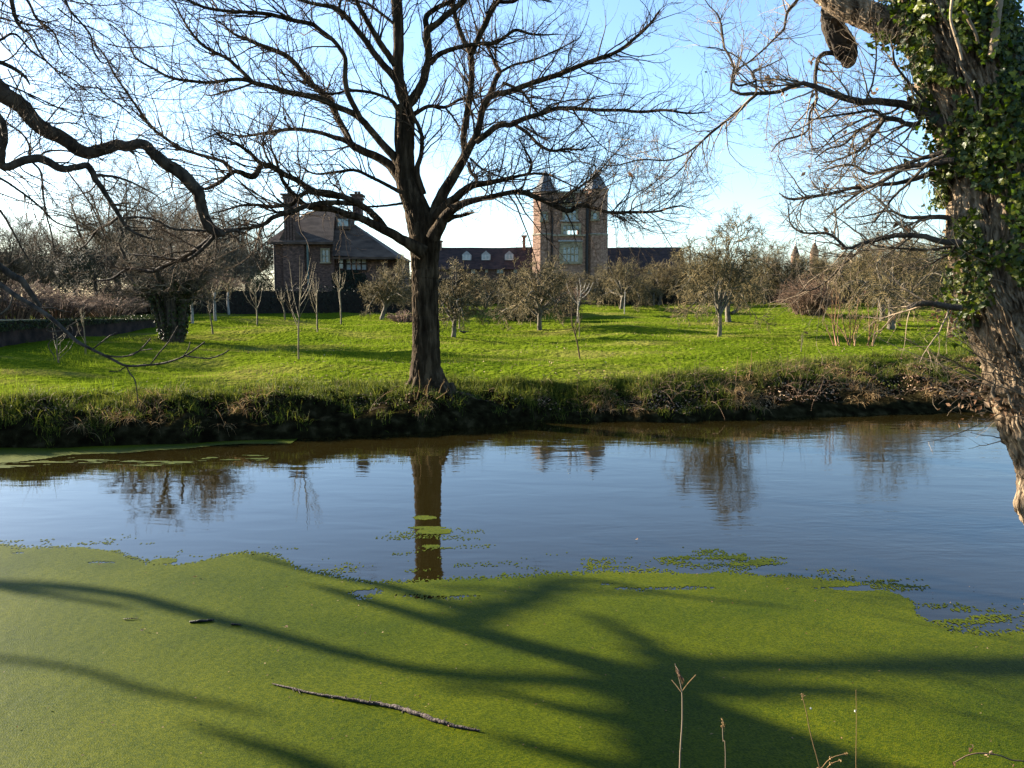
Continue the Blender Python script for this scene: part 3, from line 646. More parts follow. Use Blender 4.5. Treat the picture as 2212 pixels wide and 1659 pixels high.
# epicormic twigs from the burls on the trunk (pale, thin)
ep_ = []
for (v_, n_, ln) in [(800, 22, .85), (720, 6, .5), (880, 5, .4), (625, 5, .3), (990, 3, .3), (1085, 3, .18), (560, 8, .7)]:
    i0 = np.argmin(np.abs(tp[:, 2]-P(2150, v_, 5.4)[2]))
    for _ in range(n_):
        i1 = int(np.clip(i0+RNG.normal()*15, 0, len(tp)-1)); k_ = int(420*(.04+RNG.uniform(-.10, .14)))
        p_ = surf[i1, k_ % 420]
        d = nrm(np.array([-1.0, RNG.uniform(-.5, .5), RNG.uniform(-.25, .75)])); q_ = [p_]
        l_ = ln*RNG.uniform(.4, 1.1)
        for _k in range(6):
            d = nrm(d+RNG.normal(size=3)*.13+[0, 0, .03]); q_.append(q_[-1]+d*l_/6)
        ep_.append(np.array(q_))
ep_ = np.array(ep_); er = np.linspace(.0042, .0012, 7)[None].repeat(len(ep_), 0)
e2 = spawn(ep_, er, 120, .3, 1, (30, 60), (.08, .25), 5, .16, .04, .7, .0012, .002)
cr.tubes(ep_, er, 4); cr.tubes(*e2, 3)
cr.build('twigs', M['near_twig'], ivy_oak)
# ivy
lf = MB(); st = MB()
K_, k_ = surf.shape[:2]
zz = tp[:, 2]
def vof(z): return 640-(z-2.8)/5.4*F
n_ = 70000
ii = RNG.integers(0, K_, n_); kk_ = RNG.integers(0, k_, n_)
pts = surf[ii, kk_]; ctr = tp[ii]
vv = vof(pts[:, 2]); nr_ = nrm(pts-ctr)
cl = fbm(kk_/k_*13+3, tp[ii, 2]*6.5, 3)*.75+.25*fbm(kk_/k_*4+3, tp[ii, 2]*2, 2)
side = -nr_[:, 0]
dens = np.interp(vv, [-300, 0, 200, 330, 400, 520, 600, 680, 700, 760, 790, 2000], [.55, .53, .49, .47, .49, .49, .49, .48, .42, .34, .24, .19])
dens = dens+np.where(side < .45, .05, -.01)
keep = (cl < dens) & (pts[:, 1] < ctr[:, 1]+.22)
pts, nr_ = pts[keep], nr_[keep]
sel_ = RNG.choice(len(pts), min(len(pts), 15500), replace=False); pts, nr_ = pts[sel_], nr_[sel_]
off = RNG.gamma(2, .022, len(pts))[:, None]
pts = pts+nr_*off+np.array([-.02, -.01, 0])*off*4
leaves(lf, pts, nr_+np.array([-.2, -.5, .25]), .034*RNG.choice([.45, .6, .8, 1.0, 1.15], len(pts)), 'ivy', tilt=.7)
# ivy on the big limb
m_ = RNG.integers(0, 110, 900); an = RNG.uniform(0, 2*PI, 900)
T_ = nrm(np.gradient(bp_, axis=0))[m_]; U_ = nrm(np.cross(T_, [0, 1, 0])); V_ = np.cross(T_, U_)
n__ = np.cos(an)[:, None]*U_+np.sin(an)[:, None]*V_
kp = (fbm(an*1.2, bp_[m_, 0]*5, 3) < .5)
leaves(lf, (bp_[m_]+n__*(br_[m_]+RNG.gamma(2, .02, 900))[:, None])[kp], n__[kp]+[0, -.4, .1], .04, 'ivy')
lf.build('ivy', M['ivy'], ivy_oak)
for _ in range(34):                                     # ivy stems climbing the bark
    k0 = RNG.uniform(.02, .5)*k_; i0 = RNG.integers(160, 650); ln = RNG.integers(100, 330); q_ = []
    for s in np.linspace(0, 1, 16):
        ix = int(min(i0+ln*s, K_-1)); kx = int(k0+8*math.sin(s*6+k0)+RNG.normal()*1.5) % k_
        q_.append(surf[ix, kx]+nrm(surf[ix, kx]-tp[ix])*.012)
    r0 = RNG.uniform(.004, .013)
    st.tubes(smooth(q_, np.linspace(r0, r0*.5, 16), 30)[0], smooth(q_, np.linspace(r0, r0*.5, 16), 30)[1], 6)
for tr_ in ([(1840, 60, 22), (1870, 120, 22), (1910, 200, 20), (1930, 270, 18)], [(2060, 0, 50), (2040, 120, 50), (2030, 240, 50), (2010, 350, 45)], [(1770, -20, 20), (1760, 120, 16), (1800, 250, 22), (1830, 370, 16)]):
    a_, b_ = lift(tr_, 5.05, 0, C3, K=20, wig=.05); st.tubes(a_, b_, 8)
st.build('ivy_stem', M['near_twig'], ivy_oak)
# withered oak leaves
lf = MB()
pp = []
for (u, v, n_, sp__, dd) in [(1900, 190, 7, 12, 5.7), (2034, 680, 26, 22, 5.1), (2060, 705, 16, 16, 5.1), (1725, 375, 4, 8, 5.7), (1790, 500, 6, 7, 5.6), (1905, 95, 3, 6, 5.6), (1750, 130, 4, 8, 5.8), (1840, 405, 6, 12, 5.6), (1940, 490, 8, 16, 5.4), (1925, 135, 5, 10, 5.5), (1665, 180, 6, 16, 5.7), (1690, 200, 4, 5, 5.7), (2110, 875, 30, 26, 5.0), (2180, 880, 26, 22, 5.0)]:
    for _ in range(n_): pp.append(P(u+RNG.normal()*sp__, v+RNG.normal()*sp__*.6, dd+RNG.normal()*.05))
q_ = RNG.choice(len(s2[0]), 46); pp = np.concatenate([np.array(pp), s2[0][q_, -1]])
leaves(lf, pp, RNG.normal(size=(len(pp), 3))+[0, -.7, .2], .045)
lf.build('withered_leaves', M['dead_leaf'], ivy_oak)

# ------------------------------------------------------------------ leaning oak on the near bank at the left (its crown overhangs the moat)
lo_foot = np.array([-15.5, 4.6, 0.0]); lo_foot[2] = float(gz(lo_foot[0], lo_foot[1]))-.05
left_oak = thing('oak_tree', lo_foot, 'oak outside the left edge whose thick crooked limb hangs into the upper left', 'tree')
def cast(u, v, t):
    return onplane(u, v, 0)+SUN*t
hub = cast(1800, 1760, 15.5)
tk = smooth([lo_foot-[0, 0, .3], lo_foot+[.7, .9, 1.0], lo_foot*.6+hub*.4+[0, 0, .5], hub+[-.3, -.8, -.2], cast(1650, 1640, 16), cast(1520, 1550, 16.3)], [.60, .48, .40, .36, .32, .22], 40, .02)
shl = [[(1650, 1640, .26), (1520, 1555, .20), (1430, 1490, .14), (1250, 1425, .13), (1100, 1385, .115), (980, 1352, .10), (900, 1330, .09), (800, 1300, .07), (700, 1270, .05)],
       [(1450, 1530, .15), (1350, 1490, .12), (1200, 1472, .085), (1000, 1462, .08), (880, 1445, .08), (700, 1400, .08), (550, 1360, .085), (400, 1322, .085), (300, 1292, .08), (200, 1276, .08), (80, 1265, .085), (-60, 1262, .08), (-300, 1250, .05)],
       [(1420, 1480, .15), (1500, 1445, .11), (1600, 1438, .09), (1800, 1440, .08), (2000, 1440, .09), (2212, 1440, .11), (2400, 1440, .10)],
       [(-60, 1420, .03), (60, 1430, .035), (200, 1455, .04), (300, 1490, .045), (430, 1515, .04), (560, 1540, .03)],
       [(990, 1352, .10), (1060, 1322, .09), (1150, 1292, .075), (1200, 1262, .06), (1300, 1256, .045), (1400, 1275, .03)],
       [(1480, 1560, .16), (1380, 1555, .10), (1250, 1540, .06), (1100, 1500, .04), (950, 1490, .03)],
       [(1620, 1640, .12), (1500, 1600, .08), (1330, 1560, .04)],
       [(1440, 1430, .08), (1390, 1386, .06), (1340, 1361, .05), (1290, 1330, .04)],
       [(950, 1270, .03), (1256, 1278, .035), (1406, 1281, .03), (1531, 1296, .03), (1700, 1310, .02)],
       [(760, 1700, .10), (650, 1640, .07), (520, 1600, .05), (430, 1570, .03)],
       [(270, 1312, .04), (150, 1292, .04), (20, 1276, .05)],
       [(1900, 1500, .05), (1700, 1490, .07), (1560, 1500, .10)],
       [(1400, 1680, .12), (1250, 1640, .07), (1100, 1600, .05)],
       [(560, 1205, .03), (700, 1240, .05), (850, 1270, .07), (980, 1310, .07)],
       ]
sl = [tk]
for n_, s in enumerate(shl):
    a_ = np.array([cast(u, v, 16+.8*math.sin(n_*2.1)*i_/len(s)) for i_, (u, v, r__) in enumerate(s)]); b_ = [r__ for _, _, r__ in s]
    sl.append(smooth(a_, b_, 40, .12))
vis = [
 (10.6, 1.6, [(-420, 560, 150), (-260, 480, 140), (-60, 520, 122), (0, 570, 112), (60, 600, 105), (140, 670, 100), (220, 760, 95), (300, 820, 90), (400, 860, 85), (480, 920, 82), (560, 942, 75), (640, 922, 74), (720, 892, 68), (790, 908, 64), (860, 890, 62), (910, 900, 64), (960, 960, 68), (1020, 1010, 75), (1090, 1050, 78), (1160, 1110, 80), (1215, 1170, 78), (1240, 1260, 70), (1262, 1340, 68), (1310, 1420, 75), (1360, 1440, 60), (1392, 1442, 40)]),
 (12.2, .6, [(1320, 1440, 30), (1450, 1420, 26), (1480, 1450, 12)]),
 (12.1, .6, [(1320, 1455, 32), (1240, 1520, 30), (1175, 1565, 28), (1100, 1600, 26), (1030, 1635, 26), (940, 1675, 24), (860, 1665, 22), (785, 1662, 20), (690, 1720, 14), (600, 1730, 8)]),
 (12.0, .5, [(1320, 1462, 26), (1240, 1545, 22), (1175, 1592, 20), (1130, 1610, 18), (1060, 1600, 14), (940, 1580, 12), (800, 1570, 8)]),
 (10.2, 1.2, [(-300, 600, 90), (-120, 650, 70), (-20, 720, 60), (20, 800, 50), (22, 870, 48), (5, 950, 52), (10, 1030, 52), (60, 1030, 50), (120, 1000, 50), (220, 980, 54), (290, 992, 50), (390, 1047, 45), (470, 1030, 38), (545, 1025, 42), (580, 1090, 38), (640, 1180, 32), (700, 1270, 28), (740, 1340, 25), (790, 1410, 20), (860, 1450, 14), (960, 1480, 8)]),
 (11.2, .5, [(580, 1080, 20), (700, 1090, 16), (800, 1120, 12), (920, 1180, 8), (1000, 1230, 5)]),
 (11.3, .6, [(730, 1340, 18), (690, 1370, 16), (600, 1420, 13), (540, 1500, 10), (480, 1540, 6)]),
 (11.4, .5, [(750, 1350, 18), (850, 1340, 14), (960, 1360, 14), (1060, 1410, 14), (1180, 1420, 14), (1270, 1425, 14)]),
 (11.0, .5, [(230, 980, 14), (290, 935, 12), (400, 930, 10), (500, 960, 7), (620, 1010, 4)]),
 (11.0, .5, [(180, 980, 14), (180, 900, 13), (140, 830, 12), (60, 770, 11), (0, 720, 12)]),
 (10.0, .4, [(-200, 330, 40), (0, 385, 28), (80, 420, 25), (150, 470, 20), (185, 525, 8)]),
 (10.0, .8, [(40, -120, 40), (70, 0, 28), (90, 90, 24), (120, 160, 18), (190, 220, 14), (250, 330, 12), (330, 420, 10), (450, 490, 8), (560, 580, 6), (680, 650, 4)]),
 (10.0, .8, [(110, -80, 20), (180, 20, 16), (230, 120, 14), (330, 200, 12), (380, 320, 8), (440, 380, 5)]),
 (10.0, .8, [(-100, 240, 20), (0, 245, 16), (90, 210, 13), (200, 320, 12), (300, 390, 10), (400, 500, 8), (470, 570, 6), (560, 700, 5), (700, 760, 4)]),
 (10.0, .8, [(-60, 480, 14), (60, 530, 12), (180, 580, 10), (330, 650, 8), (470, 715, 5)]),
 (9.4, .8, [(-80, 1080, 20), (0, 1100, 16), (110, 1170, 14), (240, 1270, 13), (330, 1360, 11), (420, 1400, 8), (520, 1420, 5)]),
 (9.4, .8, [(-80, 1260, 18), (0, 1300, 14), (80, 1430, 12), (150, 1560, 10), (200, 1640, 8), (240, 1720, 5)]),
 (9.6, .8, [(200, 1000, 14), (250, 1060, 13), (265, 1180, 12), (280, 1300, 10), (320, 1450, 8), (330, 1560, 5)]),
 (9.6, .7, [(380, -60, 16), (430, 60, 14), (500, 140, 12), (560, 220, 11), (580, 320, 10), (640, 390, 8), (720, 340, 4)]),
 (9.0, .3, [(300, -80, 12), (420, 40, 10), (440, 120, 8), (430, 200, 4)]),
]
vl = [lift(t, a_, b_, C1, K=36, wig=.08) for a_, b_, t in vis]
nearl = [
 (8.2, .2, [(-300, 60, 60), (-140, 140, 50), (-40, 200, 46), (60, 270, 44), (130, 310, 40), (190, 390, 34), (250, 475, 22)]),
 (8.0, -.5, [(-160, 230, 40), (-60, 290, 32), (60, 380, 30), (160, 440, 28), (240, 490, 28), (320, 545, 26), (400, 620, 24), (480, 690, 21), (560, 730, 18), (700, 800, 16), (780, 835, 15), (930, 830, 13), (1030, 815, 12), (1150, 770, 10), (1265, 688, 8)]),
 (7.5, -.1, [(1140, 775, 8), (1280, 790, 8), (1370, 765, 8), (1415, 738, 8)]),
 (7.6, -.1, [(930, 828, 9), (980, 760, 8), (1040, 690, 8), (1070, 640, 7), (1100, 588, 5)]),
 (7.7, -.1, [(640, 770, 10), (720, 780, 10), (800, 772, 9), (860, 742, 8), (930, 668, 9)]),
 (7.7, -.1, [(800, 770, 8), (860, 745, 7), (940, 732, 6)]),
 (7.8, -.1, [(575, 730, 9), (640, 680, 8), (680, 650, 8), (725, 628, 6)]),
 (7.7, -.1, [(780, 836, 9), (800, 880, 8), (832, 925, 8), (845, 1000, 6), (850, 1050, 5), (838, 1090, 4)]),
 (7.7, 0, [(780, 838, 7), (730, 868, 6), (672, 870, 5)]),
 (7.5, 0, [(1130, 780, 7), (1160, 735, 6), (1175, 688, 6)]),
 (7.9, .1, [(250, 480, 9), (330, 480, 8), (400, 500, 6), (440, 505, 4)]),
 (7.9, .1, [(330, 560, 9), (290, 600, 10), (310, 625, 9), (380, 620, 9), (430, 590, 8), (480, 560, 5)]),
 (7.9, .1, [(0, 520, 13), (50, 480, 12), (75, 420, 9), (70, 380, 7)]),
 (7.9, .1, [(440, 660, 12), (450, 620, 9), (440, 590, 8)]),
 (7.8, .1, [(380, 640, 8), (300, 700, 6), (330, 770, 5), (340, 800, 4)]),
]
nl = [lift(t, a_, b_, C4, K=36, wig=.08) for a_, b_, t in nearl]
# joins between the leaning trunk and the limbs that come into view
jn = [smooth([tk[0][26], tk[0][26]*.6+vl[0][0][0]*.4+[0, 0, .3], vl[0][0][0]], [.26, .2, vl[0][1][0]], 36),
      smooth([tk[0][24], tk[0][24]*.5+vl[4][0][0]*.5, vl[4][0][0]], [.2, .15, vl[4][1][0]], 36),
      smooth([tk[0][20], tk[0][20]*.5+nl[0][0][0]*.5, nl[0][0][0]], [.16, .12, nl[0][1][0]], 36),
      smooth([tk[0][20], tk[0][20]*.5+nl[1][0][0]*.5, nl[1][0][0]], [.13, .10, nl[1][1][0]], 36)]
mb = MB()
q_, r_ = smooth(*tk, 120); trunk_mesh(mb, q_, r_, 64, .02, 24, 5)
for p_, r_ in sl[1:]+jn: mb.tubes(p_, r_, 10)
for p_, r_ in vl+nl: mb.tubes(smooth(p_, r_, 90, .05)[0], smooth(p_, r_, 90)[1], 12)
mb.build('trunk', M['left_bark'], left_oak)
Pv, Rv = stackup([(smooth(a_, b_, 30)) for a_, b_ in vl])
cr = MB()
v1 = spawn(Pv, Rv, 230, .05, 1, (35, 80), (.4, 1.3), 8, .18, -.02, .45, .004, .012)
v2 = spawn(v1[0], v1[1], 1500, .15, 1, (30, 60), (.25, .65), 6, .2, .01, .6, .0028, .006)
v3 = spawn(v2[0], v2[1], 3600, .2, 1, (30, 60), (.1, .26), 4, .2, .03, .7, .002, .0034)
cr.tubes(*v1, 4); cr.tubes(*v2, 3); cr.tubes(*v3, 3)
# a few drooping sprays from above the frame at the left
tops = []
for _ in range(30):
    u = RNG.uniform(-60, 240); v = RNG.uniform(-60, 60) if RNG.random() < .5 else RNG.uniform(0, 420); 
    if RNG.random() < .5: u = -30
    y = RNG.uniform(9.5, 12); p_ = P(u, v, y); d = nrm(np.array([RNG.uniform(.3, 1), RNG.uniform(-.3, .3), RNG.uniform(-.6, -.1)])); q_ = [p_]
    for _k in range(7):
        d = nrm(d+RNG.normal(size=3)*.16); q_.append(q_[-1]+d*RNG.uniform(.15, .28))
    tops.append(q_)
tops = np.array(tops); tr_ = np.linspace(.009, .003, 8)[None].repeat(len(tops), 0)
w2 = spawn(tops, tr_, 420, .1, 1, (30, 60), (.2, .6), 6, .2, .0, .6, .0026, .005)
w3 = spawn(w2[0], w2[1], 1200, .2, 1, (30, 60), (.08, .25), 4, .2, .02, .7, .002, .003)
cr.tubes(tops, tr_, 4); cr.tubes(*w2, 3); cr.tubes(*w3, 3)
cr.build('crown', M['twig'], left_oak)

# ------------------------------------------------------------------ free-standing bare trees
def bare_tree(seed, H, Wd, trunk_h, r, dens=1.0, droop=0.0, lean=(0, 0), twigr=.006, mats=('apple_bark', 'apple_twig'), levels=(12, 60, 420, 2600, 4200), stems=1, spur=.0):
    """a bare tree standing at the origin: returns (trunk MB, crown MB)"""
    rng = np.random.default_rng(seed)
    tm, cm = MB(), MB()
    base = []
    for s in range(stems):
        a_ = rng.uniform(0, 2*PI); o_ = np.array([math.cos(a_), math.sin(a_), 0])*(.0 if stems == 1 else r*1.2)
        pts = [o_-[0, 0, .25]]
        d = np.array([lean[0], lean[1], 1.0])+o_*1.2
        hh = trunk_h*(1 if stems == 1 else rng.uniform(.8, 1.3))
        for k in range(5):
            d = d+rng.normal(size=3)*.07*np.array([1, 1, 0]); pts.append(pts[-1]+nrm(d)*(hh+.25)/5)
        base.append(smooth(pts, [r*1.5, r*1.12, r, r*.95, r*.9, r*.85], 20, .04, rng))
    Pb, Rb = stackup(base)
    tm.tubes(Pb, Rb, 10)
    n1 = levels[0]
    L1 = (H-trunk_h)
    # main limbs from the top of the trunk, spreading into a dome
    src = rng.integers(0, len(base), n1)
    limbs_ = []
    for i_ in range(n1):
        p_ = Pb[src[i_], rng.integers(13, 20)]
        az = i_/n1*2*PI*2.4+rng.uniform(-.4, .4); el = -.15+1.55*rng.random()**1.35
        rr_ = Wd/2*math.cos(el)*rng.uniform(.75, 1.05); hz = L1*math.sin(el)*rng.uniform(.8, 1.05)
        tip = np.array([lean[0]*H*.6+rr_*math.cos(az), lean[1]*H*.6+rr_*math.sin(az), trunk_h+hz-droop*rr_*.4])
        mid = (p_+tip)/2+np.array([0, 0, L1*.26*(1-math.sin(el))+.05])+rng.normal(size=3)*L1*.05
        q1 = (p_+mid)/2+rng.normal(size=3)*L1*.035; q2 = (mid+tip)/2+rng.normal(size=3)*L1*.04
        limbs_.append(smooth([p_, q1, mid, q2, tip], [r*.55, r*.42, r*.3, r*.18, r*.06], 18, .25, rng))
    Pa, Ra = stackup(limbs_); tm.tubes(Pa, Ra, 6)
    sc = Wd/4.5
    c1_ = spawn(Pa, Ra, int(levels[1]*dens), .15, 1, (35, 70), (.6*sc, 1.5*sc), 8, .2, .03-droop*.1, .6, twigr*1.8, r*.3, rng=rng)
    c2_ = spawn(c1_[0], c1_[1], int(levels[2]*dens), .1, 1, (30, 75), (.3*sc, .8*sc), 6, .25, .03-droop*.12, .6, twigr*1.2, r*.15, rng=rng)
    c3_ = spawn(np.concatenate([c2_[0]]), c2_[1], int(levels[3]*dens), .1, 1, (30, 75), (.15*sc, .45*sc), 4, .25, .04-droop*.15, .7, twigr*.8, twigr*1.3, rng=rng)
    cm.tubes(*c1_, 4); cm.tubes(*c2_, 3); cm.tubes(*c3_, 3)
    if levels[4]:
        c4_ = spawn(c3_[0], c3_[1], int(levels[4]*dens), .1, 1, (35, 80), (.06*sc, .22*sc), 3, .25, .04, .8, twigr*.6, twigr, rng=rng)
        cm.tubes(*c4_, 3)
    return tm, cm
def put_tree(name, base_uv, label, cat, tm, cm, mats, group=None, rz=0, sc=1, at=None, crown='crown'):
    p_ = ground_at(*base_uv) if at is None else np.array(at)
    t = thing(name, (0, 0, 0), label, cat, group)
    a_ = tm.build('trunk', M[mats[0]], t); b_ = cm.build(crown, M[mats[1]], t)
    t.location = [float(x) for x in p_]; t.rotation_euler = (0, 0, rz); t.scale = (sc, sc, sc)
    return t
TW = {}
def px_h(base, v_top): # height in metres reaching picture row v_top at that distance
    return float(P(1106, v_top, base[1])[2]-base[2])
# orchard trees drawn individually
orchard = [
 # u, v, top, width px, seed, lean, droop, label, trunk radius px
 (978, 728, 560, 150, 21, (.03, 0), .1, 'small old apple tree with a pale forked trunk just right of the central oak trunk', 7.5),
 (1168, 712, 548, 190, 22, (-.10, 0), .25, 'spreading apple tree on a leaning pale trunk in front of the tower foot', 7.5),
 (1342, 668, 545, 140, 23, (0, 0), .6, 'dark drooping apple tree directly right of the tower', 5.5),
 (1553, 727, 455, 236, 24, (.02, 0), .25, 'tallest apple tree of the orchard, on a thin straight pale trunk right of the tower', 6.5),
 (1922, 710, 478, 250, 25, (.05, 0), .25, 'broad apple tree with a twin split trunk standing left of the ivy-clad oak', 9),
 (822, 690, 562, 150, 26, (.45, 0), .3, 'apple tree leaning steeply to the right beside the central oak trunk', 7),
]
GO = 'old apple trees in the orchard'
protos = []
for (u, v, top, wd, sd, lean, droop, lab, rp) in orchard:
    b_ = ground_at(u, v); s_ = PS(u, v, b_[1]); H = px_h(b_, top)
    tm, cm = bare_tree(sd, H, wd*s_*1.08, H*.28, rp*s_*.66, 1.0, droop, lean, .0095, levels=(20, 150, 1000, 3800, 2600))
    if sd == 25:
        a_, r_ = smooth([(.12, 0, -.2), (.16, .02, .5), (.22, .02, H*.3)], [rp*s_*.55]*3, 12); tm.tubes(a_, r_, 8)
    protos.append((put_tree('apple_tree', (u, v), lab, 'tree', tm, cm, ('apple_bark', 'apple_twig'), GO), H, wd*s_))
# apple tree with the looped limb behind the tall one
b_ = ground_at(1575, 695); s_ = PS(1575, 695, b_[1]); H = px_h(b_, 520)
tm, cm = bare_tree(31, H, 190*s_, H*.3, 8.5*s_*.66, 1, .25, (-.15, 0), .0085, levels=(12, 90, 800, 4000, 4600))
a_, r_ = smooth([(.1, 0, .42), (.42, .02, .62), (.56, .02, 1.0), (.52, 0, 1.35), (.36, 0, 1.5), (.15, 0, 1.42)], [.10, .09, .09, .085, .08, .07], 24); tm.tubes(a_, r_, 8)
put_tree('apple_tree', (1575, 695), 'apple tree whose low side limb curves up in a loop, behind the tall thin-trunked one', 'tree', tm, cm, ('apple_bark', 'apple_twig'), GO)
# more of the orchard behind, copies
more = [
 (1425, 657, 556, 2, 1.7, 'apple tree between the drooping one and the tall apple tree, by the far hedge'),
 (1905, 692, 520, 4, .7, 'ivy-dark thick apple tree behind the twin-trunked apple tree'),
 (1235, 652, 590, 1, 2.2, 'apple tree crowded against the tower base on its right side'),
 (1290, 656, 580, 2, 4.0, 'twiggy apple tree under the right turret'),
 (1490, 657, 535, 3, 2.1, 'apple tree whose crown fills the gap left of the tall apple tree'),
 (1650, 657, 520, 3, .9, 'rounded apple tree just right of the looped-limb tree'),
 (1712, 656, 535, 4, 3.1, 'apple tree below the pointed oast roof'),
 (1790, 657, 540, 0, 2.0, 'small apple tree behind the orange-stemmed shrub'),
 (1850, 655, 520, 3, 5.1, 'grey-brown apple tree left of the twin-trunked one, by the dark hedge'),
 (1985, 664, 505, 4, 2.2, 'apple tree seen through the lowest branches of the ivy-clad oak'),
 (2060, 660, 500, 3, 4.1, 'apple tree half hidden by the ivy-clad oak trunk'),
 (2140, 662, 510, 4, 5.2, 'rightmost apple tree, behind the ivy-clad oak trunk'),
 (1050, 668, 590, 2, 1.1, 'low twiggy apple tree in front of the long tiled range'),
 (1110, 662, 592, 0, 3.0, 'apple tree with reddish twigs left of the tower'),
]
for (u, v, top, pi_, rz, lab) in more:
    b_ = ground_at(u, v); H = px_h(b_, top); r0_, h0, w0 = protos[pi_]
    s = H/h0*1.05
    dup(r0_, b_, rz, (s*1.15, s*1.15, s), lab, GO)
# brown shrubs / thickets
def bush(seed, H, Wd, n=110, twig=.008):
    rng = np.random.default_rng(seed); cm = MB(); st_ = []
    for k in range(n):
        az = rng.uniform(0, 2*PI); rr_ = Wd/2*math.sqrt(rng.random()); el = H*(1-.6*(rr_/(Wd/2))**2)*rng.uniform(.6, 1)
        b0 = np.array([math.cos(az), math.sin(az), 0])*rr_*.4; tip = np.array([math.cos(az)*rr_*1.1, math.sin(az)*rr_*1.1, el])
        st_.append(smooth([b0-[0, 0, .1], (b0+tip)/2+[0, 0, .2*H], tip], [.03, .018, .006], 8, .5, rng))
    Ps, Rs = stackup(st_)
    return cm, Ps, Rs, rng
def make_bush(name, at, H, Wd, seed, label, m='brown_twig', n=90, n2=900, n3=3000, group=None, twig=.008):
    cm, Ps, Rs, rng = bush(seed, H, Wd, n)
    a_ = spawn(Ps, Rs, n2, .15, 1, (30, 75), (.3*H/2, .9*H/2), 6, .28, .0, .6, twig*1.1, .015, rng=rng)
    b_ = spawn(a_[0], a_[1], n3, .1, 1, (30, 75), (.1*H/2, .4*H/2), 4, .28, .0, .7, twig*.8, .01, rng=rng)
    t = thing(name, (0, 0, 0), label, 'shrub', group)
    sm_ = MB(); sm_.tubes(Ps, Rs, 4); sm_.build('stems', M[m], t); cm.tubes(*a_, 3); cm.tubes(*b_, 3); cm.build('crown', M[m], t)
    t.location = [float(x) for x in at]; return t
b_ = ground_at(1748, 680); make_bush('thorn_bush', b_, px_h(b_, 585), 140*PS(1748, 680, b_[1]), 41, 'dense russet-brown thicket sweeping down to the grass behind the orange-stemmed shrub', 'brown_twig', 120, 1600, 5200)
b_ = ground_at(1130, 692); make_bush('thorn_bush', b_, px_h(b_, 640), 150*PS(1130, 690, b_[1]), 42, 'low spreading tangle of twigs left of the leaning pale trunk, before the tower', 'apple_twig', 90, 900, 3000)
b_ = ground_at(1225, 682); make_bush('thorn_bush', b_, px_h(b_, 610), 90*PS(1225, 680, b_[1]), 43, 'bushy brown thicket right of the leaning pale trunk, before the tower', 'brown_twig', 60, 700, 2600)
b_ = ground_at(872, 696); make_bush('brush_pile', b_, px_h(b_, 668), 78*PS(872, 696, b_[1]), 44, 'low heap of cut branches on the grass left of the central oak trunk', 'brown_twig', 60, 600, 1200)['category'] = 'brush pile'
# orange-stemmed shrub
b_ = ground_at(1835, 746); s_ = PS(1835, 746, b_[1]); st_ = []
rng = np.random.default_rng(8)
for (bx_, tx_, th_) in [(-28, -45, 120), (-26, -20, 95), (-30, -28, 110), (0, -38, 118), (2, -8, 90), (4, 8, 105), (6, 22, 70), (-2, -60, 88), (44, 30, 95), (46, 58, 92), (42, 46, 80), (48, 84, 60), (-34, -66, 60), (10, 14, 60), (44, 66, 50)]:
    q_ = [np.array([bx_*s_, rng.uniform(-.2, .2), -.05]), np.array([(bx_*.65+tx_*.35)*s_, rng.uniform(-.2, .2), th_*.4*s_]), np.array([tx_*s_, rng.uniform(-.3, .3), th_*s_])]
    st_.append(smooth(q_, [.022, .016, .006], 12, .3, rng))
Ps, Rs = stackup(st_); t = thing('dogwood_shrub', (0, 0, 0), 'sparse shrub of upright orange stems on the grass before the broad twin-trunked apple tree', 'shrub')
m_ = MB(); m_.tubes(Ps, Rs, 6); m_.build('stems', M['orange_twig'], t)
a_ = spawn(Ps, Rs, 110, .3, 1, (20, 45), (.3, .8), 6, .12, .1, .6, .005, .01, rng=rng); m_ = MB(); m_.tubes(*a_, 3); m_.build('twigs', M['orange_twig'], t)
t.location = [float(x) for x in b_]

# ivy-covered many-stemmed tree at the left
b_ = ground_at(376, 738); s_ = PS(376, 738, b_[1]); H = px_h(b_, 418)
rng = np.random.default_rng(77); st_ = []
for k in range(15):
    az = k/15*2*PI+rng.uniform(-.2, .2); f_ = rng.uniform(.3, 1)
    b0 = np.array([math.cos(az)*.30*f_, math.sin(az)*.26*f_, -.15])
    tip = np.array([math.cos(az)*f_*2.7, math.sin(az)*f_*2.4, H*(1.0-.38*f_)*rng.uniform(.8, 1)])
    mid = b0*.5+tip*.22+np.array([math.cos(az)*.12, 0, H*.18])
    st_.append(smooth([b0, mid, b0*.2+tip*.65+rng.normal(size=3)*.1, tip], [.14, .10, .07, .03], 30, .08, rng))
Ps, Rs = stackup(st_); tm = MB(); tm.tubes(Ps, Rs, 8)
cm = MB()
c1_ = spawn(Ps, Rs, 190, .3, 1, (30, 65), (.9, 2.1), 8, .15, .03, .6, .012, .03, rng=rng)
c2_ = spawn(c1_[0], c1_[1], 1500, .1, 1, (30, 65), (.35, 1.0), 6, .2, .03, .6, .008, .014, rng=rng)
c3_ = spawn(c2_[0], c2_[1], 6500, .1, 1, (30, 65), (.15, .5), 4, .2, .03, .6, .0075, .010, rng=rng)
cm.tubes(*c1_, 4); cm.tubes(*c2_, 3); cm.tubes(*c3_, 3)
t = put_tree('ivy_clad_tree', (376, 738), 'many-stemmed tree with ivy-covered stems standing alone on the left of the lawn', 'tree', tm, cm, ('left_bark', 'grey_twig'))
lf = MB(); n_ = 9000; si = rng.integers(0, 15, n_); ki = rng.integers(1, 19, n_)
c_ = Ps[si, ki]; an = rng.uniform(0, 2*PI, n_); nr_ = np.stack([np.cos(an), np.sin(an), rng.uniform(-.3, .3, n_)], 1)
